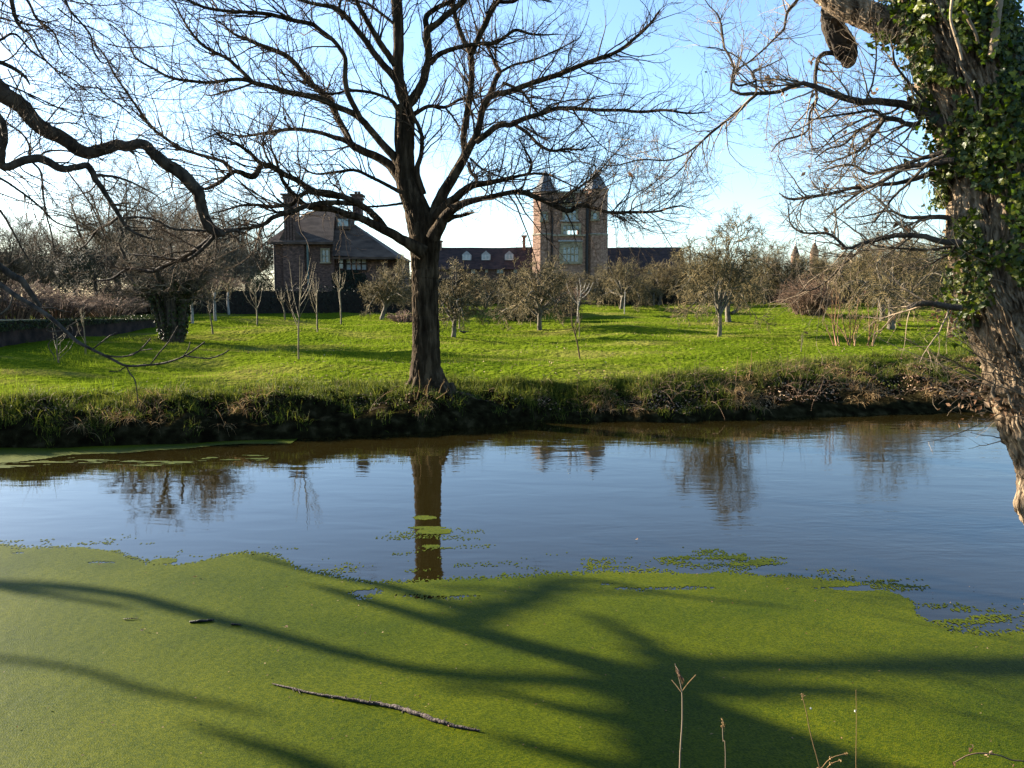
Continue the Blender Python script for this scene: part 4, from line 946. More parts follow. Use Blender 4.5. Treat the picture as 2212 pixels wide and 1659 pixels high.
kp = (c_[:, 2] > .12) & (c_[:, 2] < H*.45) & (fbm(c_[:, 2]*2+si*3, an, 2) < .56)
leaves(lf, (c_+nr_*(Rs[si, ki]+rng.gamma(2, .02, n_))[:, None])[kp], nr_[kp], .07, 'ivy', rng)
lf = lf.build('ivy', M['ivy_far'], None); lf.parent = t

# background trees at the left
def far_tree(sd, H, Wd, r, levels=(16, 140, 1200, 5200, 6000), tw=.011): return bare_tree(sd, H, Wd, H*.2, r, 1, .05, (0, 0), tw, levels=levels)
GB = 'bare trees beyond the garden wall'
tm, cm = far_tree(51, 15.5, 17, .38, (22, 240, 2200, 9000, 9000), .014)
zb = lambda x, y: float(gz(x, y))
def far_at(u, y):
    x = (u-1106)/F*y; return np.array([x, y, zb(x, y)-.1])
T1 = put_tree('ash_tree', None, 'large round-headed bare tree above the left wall, the biggest of the left background', 'tree', tm, cm, ('left_bark', 'grey_twig'), GB, at=far_at(262, 75))
T1.scale = (.82, .82, .80)
for (u, y, s, rz, lab) in [(20, 62, .46, 1.2, 'bare tree at the very left edge behind the wall'), (110, 66, .40, 3.4, 'low bare tree left of the big round-headed one'),
                           (345, 85, .78, 2.2, 'bare tree behind the ivy-covered stems on the left lawn'), (430, 90, .72, 4.3, 'bare tree between the ivy-covered tree and the gabled house'),
                           (540, 100, .86, 5.3, 'tall thin bare tree immediately left of the brick house'), (490, 84, .52, .4, 'short bare tree left of the house, in front of the taller one'),
                           (60, 130, .8, 1.9, 'distant bare tree low on the left skyline'), (170, 140, .85, 5.9, 'distant bare tree behind the big round-headed one'), (300, 130, .8, 3.0, 'distant bare tree behind the dark evergreen'), (-40, 120, .8, 4.1, 'distant bare tree at the far left edge'), (460, 135, .8, 2.7, 'distant bare tree behind the birch trunks'),
                           (-120, 60, .66, 2.9, 'bare tree whose twigs just enter at the left edge'), (400, 62, .36, 2.0, 'small bare tree right behind the ivy-covered stems')]:
    dup(T1, far_at(u, y), rz, (s, s, s), lab, GB)
# oak off the left whose long shadows cross the lawn
for (x, y, s, rz, lab) in [(-34, 40, .62, 1.0, 'bare tree outside the frame at the left, shading the lawn'), (-27, 31.5, .40, 2.2, 'small bare tree outside the frame at the left near the wall'), (-31, 36, .5, 4.2, 'middling bare tree outside the frame between two others at the left'), (-23.5, 27.5, .34, 5.2, 'smallest bare tree outside the frame, nearest the moat at the left')]:
    dup(T1, (x, y, zb(x, y)), rz, (s, s, s), lab, GB)
# far wood right behind everything
GW = 'bare trees on the skyline at the right'
rng = np.random.default_rng(9)
names_ = [(1455, 170, .50), (1505, 175, .52), (1560, 170, .62), (1610, 180, .55), (1680, 175, .60), (1745, 185, .72), (1790, 180, .62), (1850, 175, .66), (1905, 180, .72), (1965, 172, .78), (2030, 175, .8), (2100, 170, .84), (2180, 170, .84)]
desc = ['beyond the right end of the long roof', 'just left of the tall apple tree crown', 'behind the top of the tall apple tree', 'right of the tall apple tree crown', 'left of the pointed oast roof', 'between the two oast roofs', 'right of the second oast roof', 'left of the broad apple tree crown', 'straight behind the broad apple tree crown', 'right of the broad apple tree crown', 'beneath the lowest limb of the ivy-clad oak', 'at the left side of the ivy-clad trunk', 'hidden mostly by the ivy-clad trunk']
for (u, y, s), ds in zip(names_, desc):
    dup(T1, far_at(u, y), rng.uniform(0, 6), (s*1.3, s*1.3, s), 'hazy bare skyline tree '+ds, GW)
# tall poplar-like pale tree between the oasts
# dark evergreen (holly) behind wall
def leaf_mass(name, at, H, Wd, n, size, m, label, seed, cat='tree', group=None, dep=None):
    rng = np.random.default_rng(seed); t = thing(name, (0, 0, 0), label, cat, group); lf = MB(); nb = 26
    cs_ = np.stack([rng.normal(size=nb)*Wd*.22, rng.normal(size=nb)*(dep or Wd)*.22, rng.uniform(.15, .88, nb)*H], 1)
    rad_ = rng.uniform(.12, .22, nb)*Wd
    ci = rng.integers(0, nb, n); d = nrm(rng.normal(size=(n, 3)))
    pos = cs_[ci]+d*(rad_[ci]*rng.random(n)**.4)[:, None]
    pos[:, 2] = np.maximum(pos[:, 2], .1)
    leaves(lf, pos, d, size, 'leaf', rng); lf.build('crown', M[m], t)
    tm = MB(); tm.tubes(np.array([[0, 0, -.2], [0.05, 0, H*.3], [0, 0, H*.7]]), np.array([.2, .15, .06])*H/5, 8); tm.build('trunk', M['left_bark'], t)
    t.location = [float(x) for x in at]; return t
leaf_mass('holly_tree', far_at(212, 47), 4.3, 5.2, 30000, .075, 'yew', 'dark evergreen tree standing behind the left wall', 61)
leaf_mass('holly_tree', far_at(395, 58), 2.8, 4.5, 14000, .08, 'ivy_far', 'low olive evergreen bush behind the ivy-covered stems', 62)
leaf_mass('holly_tree', far_at(560, 68), 2.6, 4.5, 14000, .08, 'ivy_far', 'dull green evergreen bush beside the left corner of the house', 63)

# ------------------------------------------------------------------ young trees
def sapling(name, u, v, top, label, spread=.35, bend=0.0, branches=7, m='sapling', r=None, seed=0, fork=.45, group='young fruit trees on the lawn', low=.4):
    rng = np.random.default_rng(seed+500); b_ = ground_at(u, v); H = px_h(b_, top); s_ = PS(u, v, b_[1])
    r = r or 1.75*s_
    t = thing(name, (0, 0, 0), label, 'young tree', group)
    pts = [np.array([0, 0, -.1]), np.array([bend*.4, 0, H*.3])+rng.normal(size=3)*.02, np.array([bend*.8, 0, H*.62])+rng.normal(size=3)*.04, np.array([bend, 0, H])]
    st_, sr = smooth(pts, [r*1.1, r*.9, r*.6, r*.2], 20, .1, rng); m_ = MB(); m_.tubes(st_, sr, 7); m_.build('trunk', M[m], t)
    br_ = []
    for k in range(branches):
        f = rng.uniform(low, .75); i_ = int(f*19); az = rng.uniform(0, 2*PI); ln = H*(1-f)*rng.uniform(.6, 1.0)
        p_ = st_[i_]; o_ = np.array([math.cos(az), math.sin(az), 0])*spread*ln*rng.uniform(.6, 1.2)
        br_.append(smooth([p_, p_+o_*.6+[0, 0, ln*.4], p_+o_+[0, 0, ln]], [r*.5, r*.35, r*.12], 14, .2, rng))
    Pb, Rb = stackup(br_); c_ = MB(); c_.tubes(Pb, Rb, 4)
    q_ = spawn(Pb, Rb, branches*6, .2, 1, (25, 50), (.12*H*.6, .22*H*.6), 5, .15, .08, .7, r*.12, r*.3, rng=rng); c_.tubes(*q_, 3)
    c_.build('crown', M[m], t); t.location = [float(x) for x in b_]; return t
sapling('sapling', 645, 776, 552, 'tallest slim young tree in front of the left house, nearest the moat', .55, .12, 8, seed=1, low=.3)
sapling('sapling', 556, 702, 590, 'young tree with a fan of upright shoots left of the house corner', .45, 0, 9, seed=2, low=.35)
sapling('sapling', 686, 717, 590, 'thin young tree below the narrow window of the house', .35, 0, 8, seed=3, low=.3)
sapling('sapling', 737, 700, 575, 'young tree with curving side shoots below the wide window of the house', .5, 0, 8, seed=4, low=.35)
sapling('sapling', 616, 690, 622, 'short leaning young tree before the hedge at the house corner', .4, -.15, 6, seed=5)
sapling('sapling', 1254, 776, 655, 'leaning dark-stemmed young tree alone in the lawn right of the central oak', .45, -.28, 6, seed=6, r=.022, m='twig')
sapling('sapling', 1248, 697, 600, 'pale pruned young tree with stubby raised branches below the right turret', .7, .06, 7, 'pale_trunk', seed=7, low=.3)
sapling('sapling', 1251, 729, 660, 'very thin whip tree just in front of the pale pruned tree', .25, -.05, 4, seed=8, r=.018)
sapling('sapling', 460, 722, 640, 'thin young tree on the lawn right of the ivy-covered stems', .3, -.12, 5, seed=9)
sapling('sapling', 185, 766, 660, 'young tree with upcurved shoots before the shaded left wall', .5, .02, 5, seed=10, low=.35)
sapling('sapling', 993, 711, 640, 'thin staked young tree beside the pale forked apple tree', .2, 0, 4, seed=11)
sapling('sapling', 128, 784, 700, 'low clump of bare shoots at the edge of the wall shadow', .9, -.1, 7, 'sapling', seed=12, low=.1)
sapling('sapling', 1730, 760, 720, 'tiny bare shoot on the lawn below the russet thicket', .3, .03, 3, seed=13, r=.015)
# pale trunks & stakes
def post(name, u, v, top, label, wpx, m='pale_trunk', cat='post', branches=True):
    b_ = ground_at(u, v); H = px_h(b_, top); s_ = PS(u, v, b_[1]); t = thing(name, (0, 0, 0), label, cat)
    rng = np.random.default_rng(int(u)); m_ = MB()
    a_, r_ = smooth([(0, 0, -.15), (rng.normal()*.03, 0, H*.5), (rng.normal()*.05, 0, H)], [wpx*s_*.55, wpx*s_*.5, wpx*s_*.4], 12, .05, rng)
    m_.tubes(a_, r_, 8, cap=True); m_.build('trunk' if branches else 'shaft', M[m], t)
    if branches:
        Pb = a_[None]; Rb = r_[None]
        c1_ = spawn(Pb, Rb, 14, .6, 1, (30, 70), (.5, 1.4), 7, .2, .03, .5, .012, .03, rng=rng, byfall=0); c2_ = spawn(c1_[0], c1_[1], 120, .1, 1, (30, 60), (.2, .6), 5, .2, .0, .6, .008, .012, rng=rng)
        m_ = MB(); m_.tubes(*c1_, 4); m_.tubes(*c2_, 3); m_.build('crown', M['apple_twig'], t)
    else:
        m_ = MB(); m_.prism(a_[-1][0], 0, wpx*s_*.5, wpx*s_*.2, H, H+.05, 8); m_.build('cap', M[m], t)
    t.location = [float(x) for x in b_]; return t
post('birch_tree', 416, 698, 640, 'pale straight trunk right beside the ivy-covered stems', 6, cat='tree')
post('birch_tree', 465, 693, 632, 'pale trunk with banded bark between ivy-covered tree and hedge', 6, cat='tree')
post('birch_tree', 495, 680, 618, 'pale trunk standing against the dark hedge left of the house', 5, cat='tree')
post('tree_stake', 2004, 657, 606, 'white wooden stake standing on the lawn left of the ivy-clad oak', 3, 'pale_trunk', branches=False)
post('tree_stake', 1349, 678, 632, 'thin pale stake beside the drooping apple tree', 2.0, 'pale_trunk', branches=False)
post('tree_stake', 1413, 656, 628, 'pale stake by the hedge, left of the tall apple tree', 2.0, 'pale_trunk', branches=False)
post('tree_stake', 1076, 656, 622, 'pale stake in front of the hedge below the dormers', 2.0, 'pale_trunk', branches=False)

# ------------------------------------------------------------------ wall and hedges
w0 = ground_at(-180, 775); w1 = ground_at(0, 747); w2_ = ground_at(330, 706); w3_ = ground_at(480, 690)
wt = thing('garden_wall', w0, 'low dark brick wall with a sunlit coping behind the left lawn', 'wall')
wm, cp_ = MB(), MB()
Wp = [w0, w1, w2_]; Wz = [2.0, 1.98, 1.72]
for i_ in range(2):
    a_, b_ = Wp[i_], Wp[i_+1]; d = nrm(b_-a_); n_ = np.array([-d[1], d[0], 0])*.18
    for mb_, h0, h1, hh, e_ in ((wm, a_[2]-.4, b_[2]-.4, (Wz[i_], Wz[i_+1]), 1.0), (cp_, Wz[i_], Wz[i_+1], (Wz[i_]+.05, Wz[i_+1]+.05), 1.25)):
        v_ = [(*(a_[:2]-n_[:2]*e_), h0), (*(b_[:2]-n_[:2]*e_), h1), (*(b_[:2]+n_[:2]*e_), h1), (*(a_[:2]+n_[:2]*e_), h0),
              (*(a_[:2]-n_[:2]*e_), hh[0]), (*(b_[:2]-n_[:2]*e_), hh[1]), (*(b_[:2]+n_[:2]*e_), hh[1]), (*(a_[:2]+n_[:2]*e_), hh[0])]
        mb_.poly(v_, [(0, 1, 5, 4), (1, 2, 6, 5), (2, 3, 7, 6), (3, 0, 4, 7), (4, 5, 6, 7)])
lf = MB(); rng = np.random.default_rng(17); n_ = 9000; s_ = rng.random(n_); k_ = rng.random(n_); pa = np.where(s_[:, None] < .45, w0+(w1-w0)*(s_[:, None]/.45), w1+(w2_-w1)*((s_[:, None]-.45)/.55))
kp = fbm(pa[:, 0]*1.3, k_*2.5, 3)*.8+k_*.25 > .50; pa = pa[kp]; k_ = k_[kp]; pa[:, 2] = pa[:, 2]+k_*(1.98-pa[:, 2]); d = nrm(w2_-w1); pa = pa-np.array([-d[1], d[0], 0])*(.22+.12*rng.random((len(pa), 1)))
leaves(lf, pa, np.tile([d[1], -d[0], .3], (len(pa), 1)), .08, 'leaf', rng); lf.build('creeper', M['ivy_far'], wt)
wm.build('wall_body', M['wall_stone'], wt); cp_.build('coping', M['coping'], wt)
def hedge(name, pts, H, dep, label, m='yew', size=.11, dens=160, jit=.12, cat='hedge', core=True):
    rng = np.random.default_rng(abs(hash(label)) % 1000 if False else len(label)); t = thing(name, pts[0], label, cat); lf = MB(); co = MB()
    for a_, b_ in zip(pts[:-1], pts[1:]):
        a_ = np.array(a_, float); b_ = np.array(b_, float); d = b_-a_; L_ = np.linalg.norm(d[:2]); d2 = nrm(np.array([d[0], d[1], 0])); n_ = np.array([-d2[1], d2[0], 0])
        N = int(L_*dens); s = rng.random(N); face = rng.random(N)
        hh = H*(1+.08*(fbm(s*L_*.5, s*0+2, 3)-.5)*2)
        z = np.where(face < .7, rng.random(N)*hh, hh); off = np.where(face < .7, -dep/2, rng.uniform(-dep/2, dep/2, N))
        pos = a_[None]+d[None]*s[:, None]+n_[None]*off[:, None]+rng.normal(size=(N, 3))*jit; pos[:, 2] += z
        leaves(lf, pos, np.tile(-n_, (N, 1)), size, 'leaf', rng, tilt=.8)
        e_ = n_*(dep/2-.08)
        v_ = [a_-e_, b_-e_, b_+e_, a_+e_]; v_ = [np.array(q)+[0, 0, -.3] for q in v_]+[np.array(q)+[0, 0, H*.93] for q in v_]
        co.poly(v_, [(0, 1, 5, 4), (1, 2, 6, 5), (2, 3, 7, 6), (3, 0, 4, 7), (4, 5, 6, 7)])
    lf.build('foliage', M[m], t)
    if core: co.build('core', M['soil'], t)
    return t
hp = lambda u, v: ground_at(u, v)
def hy(u, y): x = (u-1106)/F*y; return np.array([x, y, zb(x, y)])
hedge('yew_hedge', [hy(470, 50), hy(700, 52), hy(905, 53)], 1.5, 1.2, 'dark clipped yew hedge at the foot of the left house')
hedge('yew_hedge', [hy(850, 70), hy(1100, 70), hy(1240, 70)], 2.2, 1.4, 'dark clipped hedge in front of the long tiled range')
hedge('yew_hedge', [hy(1290, 69), hy(1700, 70), hy(2300, 70)], 2.3, 1.6, 'long dark hedge behind the right-hand orchard')
hedge('yew_hedge', [hy(120, 47), hy(330, 49), hy(480, 50)], 1.1, 1.2, 'low dark hedge behind the ivy-covered tree')
# bramble thicket over the wall
for k, (u, y, h_, w_, lab) in enumerate([(20, 36, 2.2, 5, 'purplish bramble thicket above the left end of the wall'), (130, 39, 1.5, 5, 'purplish bramble thicket above the wall, left of the dark evergreen'), (240, 43, 1.4, 5.5, 'bramble thicket above the wall below the dark evergreen'), (330, 48, 2.2, 5, 'grey bramble thicket at the right end of the wall'), (440, 56, 3.0, 6, 'brown thicket behind the pale birch trunks')]):
    x = (u-1106)/F*y; make_bush('bramble_thicket', (x, y, zb(x, y)+.35), h_, w_, 80+k, lab, 'brown_twig', 130, 1100, 2600, 'bramble thickets behind the garden wall', twig=.008)

# ------------------------------------------------------------------ the brick tower
TD = 84.0
def X_(u, y=TD): return (u-1106)/F*y*1.0
def Z_(v, y=TD): return float(P(1106, v, y)[2])
def box_px(mb, u0, u1, v0, v1, y0, y1, ref=TD, mi=0):
    a_ = P(u0, v1, ref); b_ = P(u1, v0, ref); mb.box(a_[0], b_[0], y0, y1, a_[2], b_[2], mi)
tower = thing('brick_tower', (P(1233, 650, TD)[0], TD+2, 1.8), 'tall brick tower with twin octagonal turrets under pointed grey roofs', 'tower')
zb0 = 1.6
ax = lambda u: P(u, 600, TD)[0]
yf = TD
CL, CR = ax(1191.5), ax(1268)
body, trim, win_fr, pane = MB(), MB(), MB(), MB()
zt = Z_(420); depth_ = 4.0
# centre block with through window openings at mid level
wx0, wx1 = ax(1216), ax(1251); wz0, wz1 = Z_(507.0), Z_(487)
bx0, bx1 = ax(1215), ax(1252); bz0, bz1 = Z_(505), Z_(486.5)
for (y0, y1, a0, a1, c0, c1) in ((yf, yf+.5, wx0, wx1, wz0, wz1), (yf+depth_-.5, yf+depth_, bx0, bx1, bz0+.1, bz1+.25)):
    body.box(CL, a0, y0, y1, zb0, zt); body.box(a1, CR, y0, y1, zb0, zt)
    body.box(a0, a1, y0, y1, zb0, c0); body.box(a0, a1, y0, y1, c1, zt)
body.box(CL, CL+.4, yf+.5, yf+depth_-.5, zb0, zt-.01); body.box(CR-.4, CR, yf+.5, yf+depth_-.5, zb0, zt-.01)
body.box(CL, CR, yf-.001, yf+depth_, zt, zt+.15)
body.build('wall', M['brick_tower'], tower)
cp2 = MB(); cp2.box(CL-.05, CR+.05, yf-.12, yf+.5, zt+.15, zt+.32); cp2.build('parapet_coping', M['stone'], tower)
def turret(uc, v_eave, v_tip, v_fin):
    cx = ax(uc); cy = yf+1.4; R = (ax(1204)-ax(1152))/2/math.cos(PI/8)
    tb_ = MB(); ze = Z_(v_eave, cy-R); zs = Z_(508)
    tb_.prism(cx, cy, R*1.03, R*1.03, zb0, zs, 8); tb_.prism(cx, cy, R*.985, R*.985, zs+.22, ze-.25, 8)
    o = tb_.build('turret', M['brick_tower'], tower)
    s_ = MB(); s_.prism(cx, cy, R*1.03, R*1.09, zs, zs+.12, 8); s_.prism(cx, cy, R*1.09, R*.985, zs+.12, zs+.22, 8); s_.build('string_course', M['stone'], o)
    s_ = MB(); s_.prism(cx, cy, R*.985, R*1.06, ze-.25, ze, 8); s_.build('cornice', M['brick_tower'], o)
    s_ = MB(); zt_ = Z_(v_tip-3, cy); s_.prism(cx, cy, R*1.12, R*.90, ze, ze+(zt_-ze)*.13, 8, cap=False); s_.prism(cx, cy, R*.90, .05, ze+(zt_-ze)*.13, zt_, 8, cap=False); s_.build('pointed_roof', M['slate'], o)
    s_ = MB(); s_.prism(cx, cy, .05, .02, zt_-.1, Z_(v_fin, cy), 6); s_.build('finial', M['iron'], o)
    return o, cx, cy, R
tl = turret(1178, 413, 371.5, 357); trt = turret(1287.5, 408, 367.5, 354)
def window(parent, u0, u1, v0, v1, y, nm, nt, frame='stone_frame', glass='glass', fw=.16, name='window', bar=.06, yd=.0):
    a_ = P(u0, v1, y); b_ = P(u1, v0, y); x0, x1, z0, z1 = a_[0], b_[0], a_[2], b_[2]; f = MB()
    f.box(x0-fw, x0, y-.10, y+.2, z0, z1); f.box(x1, x1+fw, y-.10, y+.2, z0, z1)
    f.box(x0-fw, x1+fw, y-.12, y+.2, z1, z1+fw); f.box(x0-fw*1.3, x1+fw*1.3, y-.18, y+.2, z0-fw*.8, z0)
    for k in range(1, nm): c = x0+(x1-x0)*k/nm; f.box(c-bar, c+bar, y-.06, y+.15, z0, z1)
    for k in range(1, nt): c = z0+(z1-z0)*k/nt; f.box(x0, x1, y-.055, y+.145, c-bar, c+bar)
    o = f.build(name, M[frame], parent)
    g_ = MB(); g_.box(x0-.01, x1+.01, y-.02, y-.005, z0-.01, z1+.01)
    if glass: g_.build('pane', M[glass], o)
    return o
window(tower, 1219.5, 1244, 459-11, 476, yf-.02, 3, 2, fw=.22)
wo_ = window(tower, 1216.5, 1250.5, 487, 506.5, yf-.02, 4, 2, glass=None, fw=.22, bar=.05)
wg = MB(); wg.box(wx0, wx1, yf+.1, yf+.12, Z_(497), wz1); wg.box(wx0, ax(1223), yf+.1, yf+.12, wz0, Z_(497)); wg.build('pane', M['glass'], wo_)
window(tower, 1216.5, 1249, 534, 565, yf-.02, 4, 2, fw=.30)
for (u0, u1, v0, v1, tt) in ((1171.5, 1179, 462, 476, tl), (1281, 1289, 460, 473.5, trt)):
    window(tower, u0, u1, v0, v1, yf+1.4-tt[3]*math.cos(PI/8)*.985-.02, 1, 1, fw=.22)
s_ = MB(); s_.box(CL-.02, CR+.02, yf-.14, yf, Z_(510), Z_(506.5)); s_.build('string_course', M['stone'], tower)
for (u0, u1, v0, v1) in ((1206, 1258, 519, 522), (1209, 1251, 476, 479), (1203, 1258, 437.5, 439.5)):
    s_ = MB(); box_px(s_, u0, u1, v0, v1, yf-.28, yf-.001); s_.build('hood_moulding', M['lead'], tower)
s_ = MB(); box_px(s_, 1209, 1258, 522.2, 533, yf-.10, yf-.003); box_px(s_, 1208, 1215, 534, 566, yf-.10, yf-.003); box_px(s_, 1251.5, 1258.5, 534, 566, yf-.10, yf-.003); s_.build('window_surround', M['stone_frame'], tower)
s_ = MB(); box_px(s_, 1212, 1251.5, 440.5, 443.5, yf-.10, yf-.003); s_.build('window_surround', M['stone_frame'], tower)
for u in (1192.5, 1267):
    s_ = MB(); s_.tubes(np.array([[ax(u), yf-.1, zb0], [ax(u), yf-.1, Z_(424)]]), np.array([.08, .08]) if u < 1200 else np.array([.15, .15]), 8); s_.build('downpipe', M['iron'], tower)  # right pipe widened in dark iron to imitate the shade strip beside the turret
# clock
ccx, ccz = ax(1228), Z_(428.5)
def disc(mb, cx, cz, r, y0, y1, n=28):
    a_ = np.arange(n)*2*PI/n; v_ = [(cx+r*math.cos(t_), y0, cz+r*math.sin(t_)) for t_ in a_]+[(cx+r*math.cos(t_), y1, cz+r*math.sin(t_)) for t_ in a_]
    mb.add(v_, [[i_, (i_+1) % n, (i_+1) % n+n, i_+n] for i_ in range(n)], 0, False); mb.add(v_[:n], [list(range(n))], 0, False)
ck = MB(); disc(ck, ccx, ccz, .64, yf-.16, yf-.02); cko = ck.build('clock', M['iron'], tower)
ck = MB()
a_ = np.linspace(0, 2*PI, 33); ck.tubes(np.stack([ccx+.60*np.cos(a_), 0*a_+yf-.17, ccz+.60*np.sin(a_)], 1), np.full(33, .035), 6)
for k in range(12):
    t_ = k*PI/6; p_ = np.array([[ccx+.4*math.cos(t_), yf-.18, ccz+.4*math.sin(t_)], [ccx+.55*math.cos(t_), yf-.18, ccz+.55*math.sin(t_)]]); ck.tubes(p_, np.array([.04, .04]), 4)
for t_, l_ in ((math.radians(60), .28), (math.radians(20), .42)):
    ck.tubes(np.array([[ccx, yf-.2, ccz], [ccx+l_*math.cos(t_), yf-.2, ccz+l_*math.sin(t_)]]), np.array([.04, .02]), 4)
ck.build('clock_hands_and_numerals', M['gold'], cko)
s_ = MB(); s_.tubes(np.array([[ax(1235), yf+2.5, zt], [ax(1235), yf+2.5, Z_(352)]]), np.array([.06, .035]), 8); s_.build('flagpole', M['white_paint'], tower)

# ------------------------------------------------------------------ long tiled ranges either side
def range_building(u0, u1, label, dormers, wins, chim, RD=87.5):
    a_ = P(u0, 600, RD)[0]; b_ = P(u1, 600, RD)[0]; ze = Z_(579, RD); zr = Z_(534.5, RD+3); t = thing('long_brick_range', ((a_+b_)/2, RD+3, 1.7), label, 'building')
    m_ = MB(); m_.box(a_, b_, RD, RD+6, 1.4, ze); m_.build('wall', M['brick_house'], t)
    r_ = MB(); e = .35; zl = ze-.15; n = 14
    xs_ = np.linspace(a_-e, b_+e, n+1); sag = .03*np.sin(xs_*.5)+.02*np.sin(xs_*1.1)
    fr = [(x, RD-e, zl) for x in xs_]; rg = [(x, RD+3, zr+s) for x, s in zip(xs_, sag)]; bk = [(x, RD+6+e, zl) for x in xs_]
    r_.add(fr+rg+bk, [[i_, i_+1, i_+n+2, i_+n+1] for i_ in range(n)]+[[i_+n+1, i_+n+2, i_+2*n+3, i_+2*n+2] for i_ in range(n)], 0, False)
    r_.add([fr[0], rg[0], bk[0]], [[0, 1, 2]], 0, False); r_.add([fr[-1], rg[-1], bk[-1]], [[0, 1, 2]], 0, False)
    ro = r_.build('roof', M['roof_tile'], t)
    for (uc, v0, v1) in dormers:
        c = P(uc, 550, RD)[0]; z0, z1 = Z_(562, RD+.9), Z_(550, RD+.9); zp = Z_(541.5, RD+.9); hw = .50
        d = MB(); y0 = RD+.9
        v_ = [(c-hw, y0, z0), (c+hw, y0, z0), (c+hw, y0, z1), (c, y0, zp), (c-hw, y0, z1), (c-hw, y0+2, z0), (c+hw, y0+2, z0), (c+hw, y0+2, z1), (c, y0+2, zp), (c-hw, y0+2, z1)]
        d.poly(v_, [(0, 1, 2, 3, 4), (1, 6, 7, 2), (0, 4, 9, 5)], 0); d.poly(v_, [(2, 7, 8, 3), (3, 8, 9, 4)], 0)
        do_ = d.build('dormer', M['lead'], t)
        f = MB(); f.box(c-hw*.8, c+hw*.8, y0-.06, y0-.01, z0+.02, z0+.08); f.box(c-hw*.8, c-hw*.8+.06, y0-.06, y0-.01, z0+.08, z1); f.box(c+hw*.8-.06, c+hw*.8, y0-.06, y0-.01, z0+.08, z1); f.box(c-.03, c+.03, y0-.06, y0-.01, z0+.08, z1); f.build('window_frame', M['white_paint'], do_)
        g_ = MB(); g_.box(c-hw*.72, c+hw*.72, y0-.03, y0-.012, z0+.07, z1); g_.build('pane', M['curtain'], do_)
    for (w0_, w1_, v0, v1) in wins: window(t, w0_, w1_, v0, v1, RD-.02, 2, 1, 'stone_frame', 'glass', .06, bar=.03)
    for (c0, c1, vt) in chim:
        x0, x1 = P(c0, 520, RD+3)[0], P(c1, 520, RD+3)[0]; k_ = MB(); k_.box(x0, x1, RD+2.5, RD+3.5, ze, Z_(vt+3, RD+3)); k_.box(x0-.12, x1+.12, RD+2.38, RD+3.62, Z_(vt+3, RD+3), Z_(vt, RD+3)); k_.build('chimney', M['brick_tower'], ro)
    return t
range_building(935, 1156, 'long low brick range with a dark tiled roof and small dormers, left of the tower', [(1007, 0, 0), (1049, 0, 0), (1100, 0, 0)], [(1019, 1026, 581, 590), (1049, 1053, 582, 588), (1074, 1086, 582, 590), (1110, 1116, 581, 589)], [(1129, 1135, 509), (946, 954, 520)])
range_building(1308, 1475, 'dark-roofed brick range running right of the tower behind the orchard', [], [(1350, 1358, 583, 591), (1400, 1408, 583, 591)], [])

# ------------------------------------------------------------------ the house at the left
HD = 56.0
house = thing('brick_house', (P(720, 600, HD)[0], HD+4, 1.6), 'dark brick house with steep hipped roof and two chimneys, left of the central oak', 'house')
hx = lambda u, y=HD: P(u, 560, y)[0]
hz = lambda v, y=HD: Z_(v, y)
m_ = MB()
m_.box(hx(594), hx(722), HD, HD+7, 1.2, hz(521)); m_.box(hx(722), hx(828), HD+.35, HD+7, 1.2, hz(548)); m_.box(hx(828), hx(857), HD+2.2, HD+7, 1.2, hz(551))
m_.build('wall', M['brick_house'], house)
r_ = MB()
ze1 = hz(523.5); ze2 = hz(553); zr_ = Z_(456, HD+3.5)
xl, xm, xr = hx(582), hx(724), hx(866)
RL = (P(664, 456, HD+3.5)[0], HD+3.5, zr_); RR = (P(724, 460, HD+3.5)[0], HD+3.5, zr_)
FLp = (xl, HD-.55, ze1); FM = (xm, HD-.55, ze1); FM2 = (xm, HD-.9, ze2-.02); FR = (xr, HD-.4, ze2-.2); BL = (xl, HD+7.5, ze1); BR = (xr, HD+7.5, ze2-.2)
vv_ = [FLp, FM, RL, RR, BL, FM2, FR, BR, (xm, HD+7.5, ze1)]
r_.poly(vv_, [(0, 1, 3, 2), (4, 0, 2), (1, 5, 3), (5, 6, 3), (6, 7, 3), (2, 3, 8, 4), (3, 7, 8)])
# soffit thickness
r_.box(xl, xm, HD-.55, HD-.40, ze1-.16, ze1-.004); r_.box(xm+.01, xr-.3, HD-.75, HD-.6, ze2-.25, ze2-.1)
ro = r_.build('roof', M['house_tile'], house)
def chimney(u0, u1, vt, vb, y0, y1, ribs=True):
    x0, x1 = hx(u0), hx(u1); c_ = MB(); zt_ = Z_(vt, y0); zb_ = Z_(vb, y0)
    c_.box(x0, x1, y0, y1, zb_, zt_-.35)
    c_.box(x0-.1, x1+.1, y0-.1, y1+.1, zt_-.35, zt_-.22); c_.box(x0-.04, x1+.04, y0-.04, y1+.04, zt_-.22, zt_-.12); c_.box(x0-.16, x1+.16, y0-.16, y1+.16, zt_-.12, zt_)
    n = 4
    for k in range(n):
        a__ = x0+(x1-x0)*(k+.15)/n; c_.box(a__, a__+(x1-x0)/n*.7, y0-.08, y0-.001, zb_, zt_-.36)
    for k in range(2):
        cx = x0+(x1-x0)*(.3+.4*k); c_.prism(cx, (y0+y1)/2, .12, .10, zt_, zt_+.25, 10, smooth=True)
    return c_.build('chimney', M['brick_house'], ro)
chimney(618, 643, 418, 530, HD-.3, HD+.9)
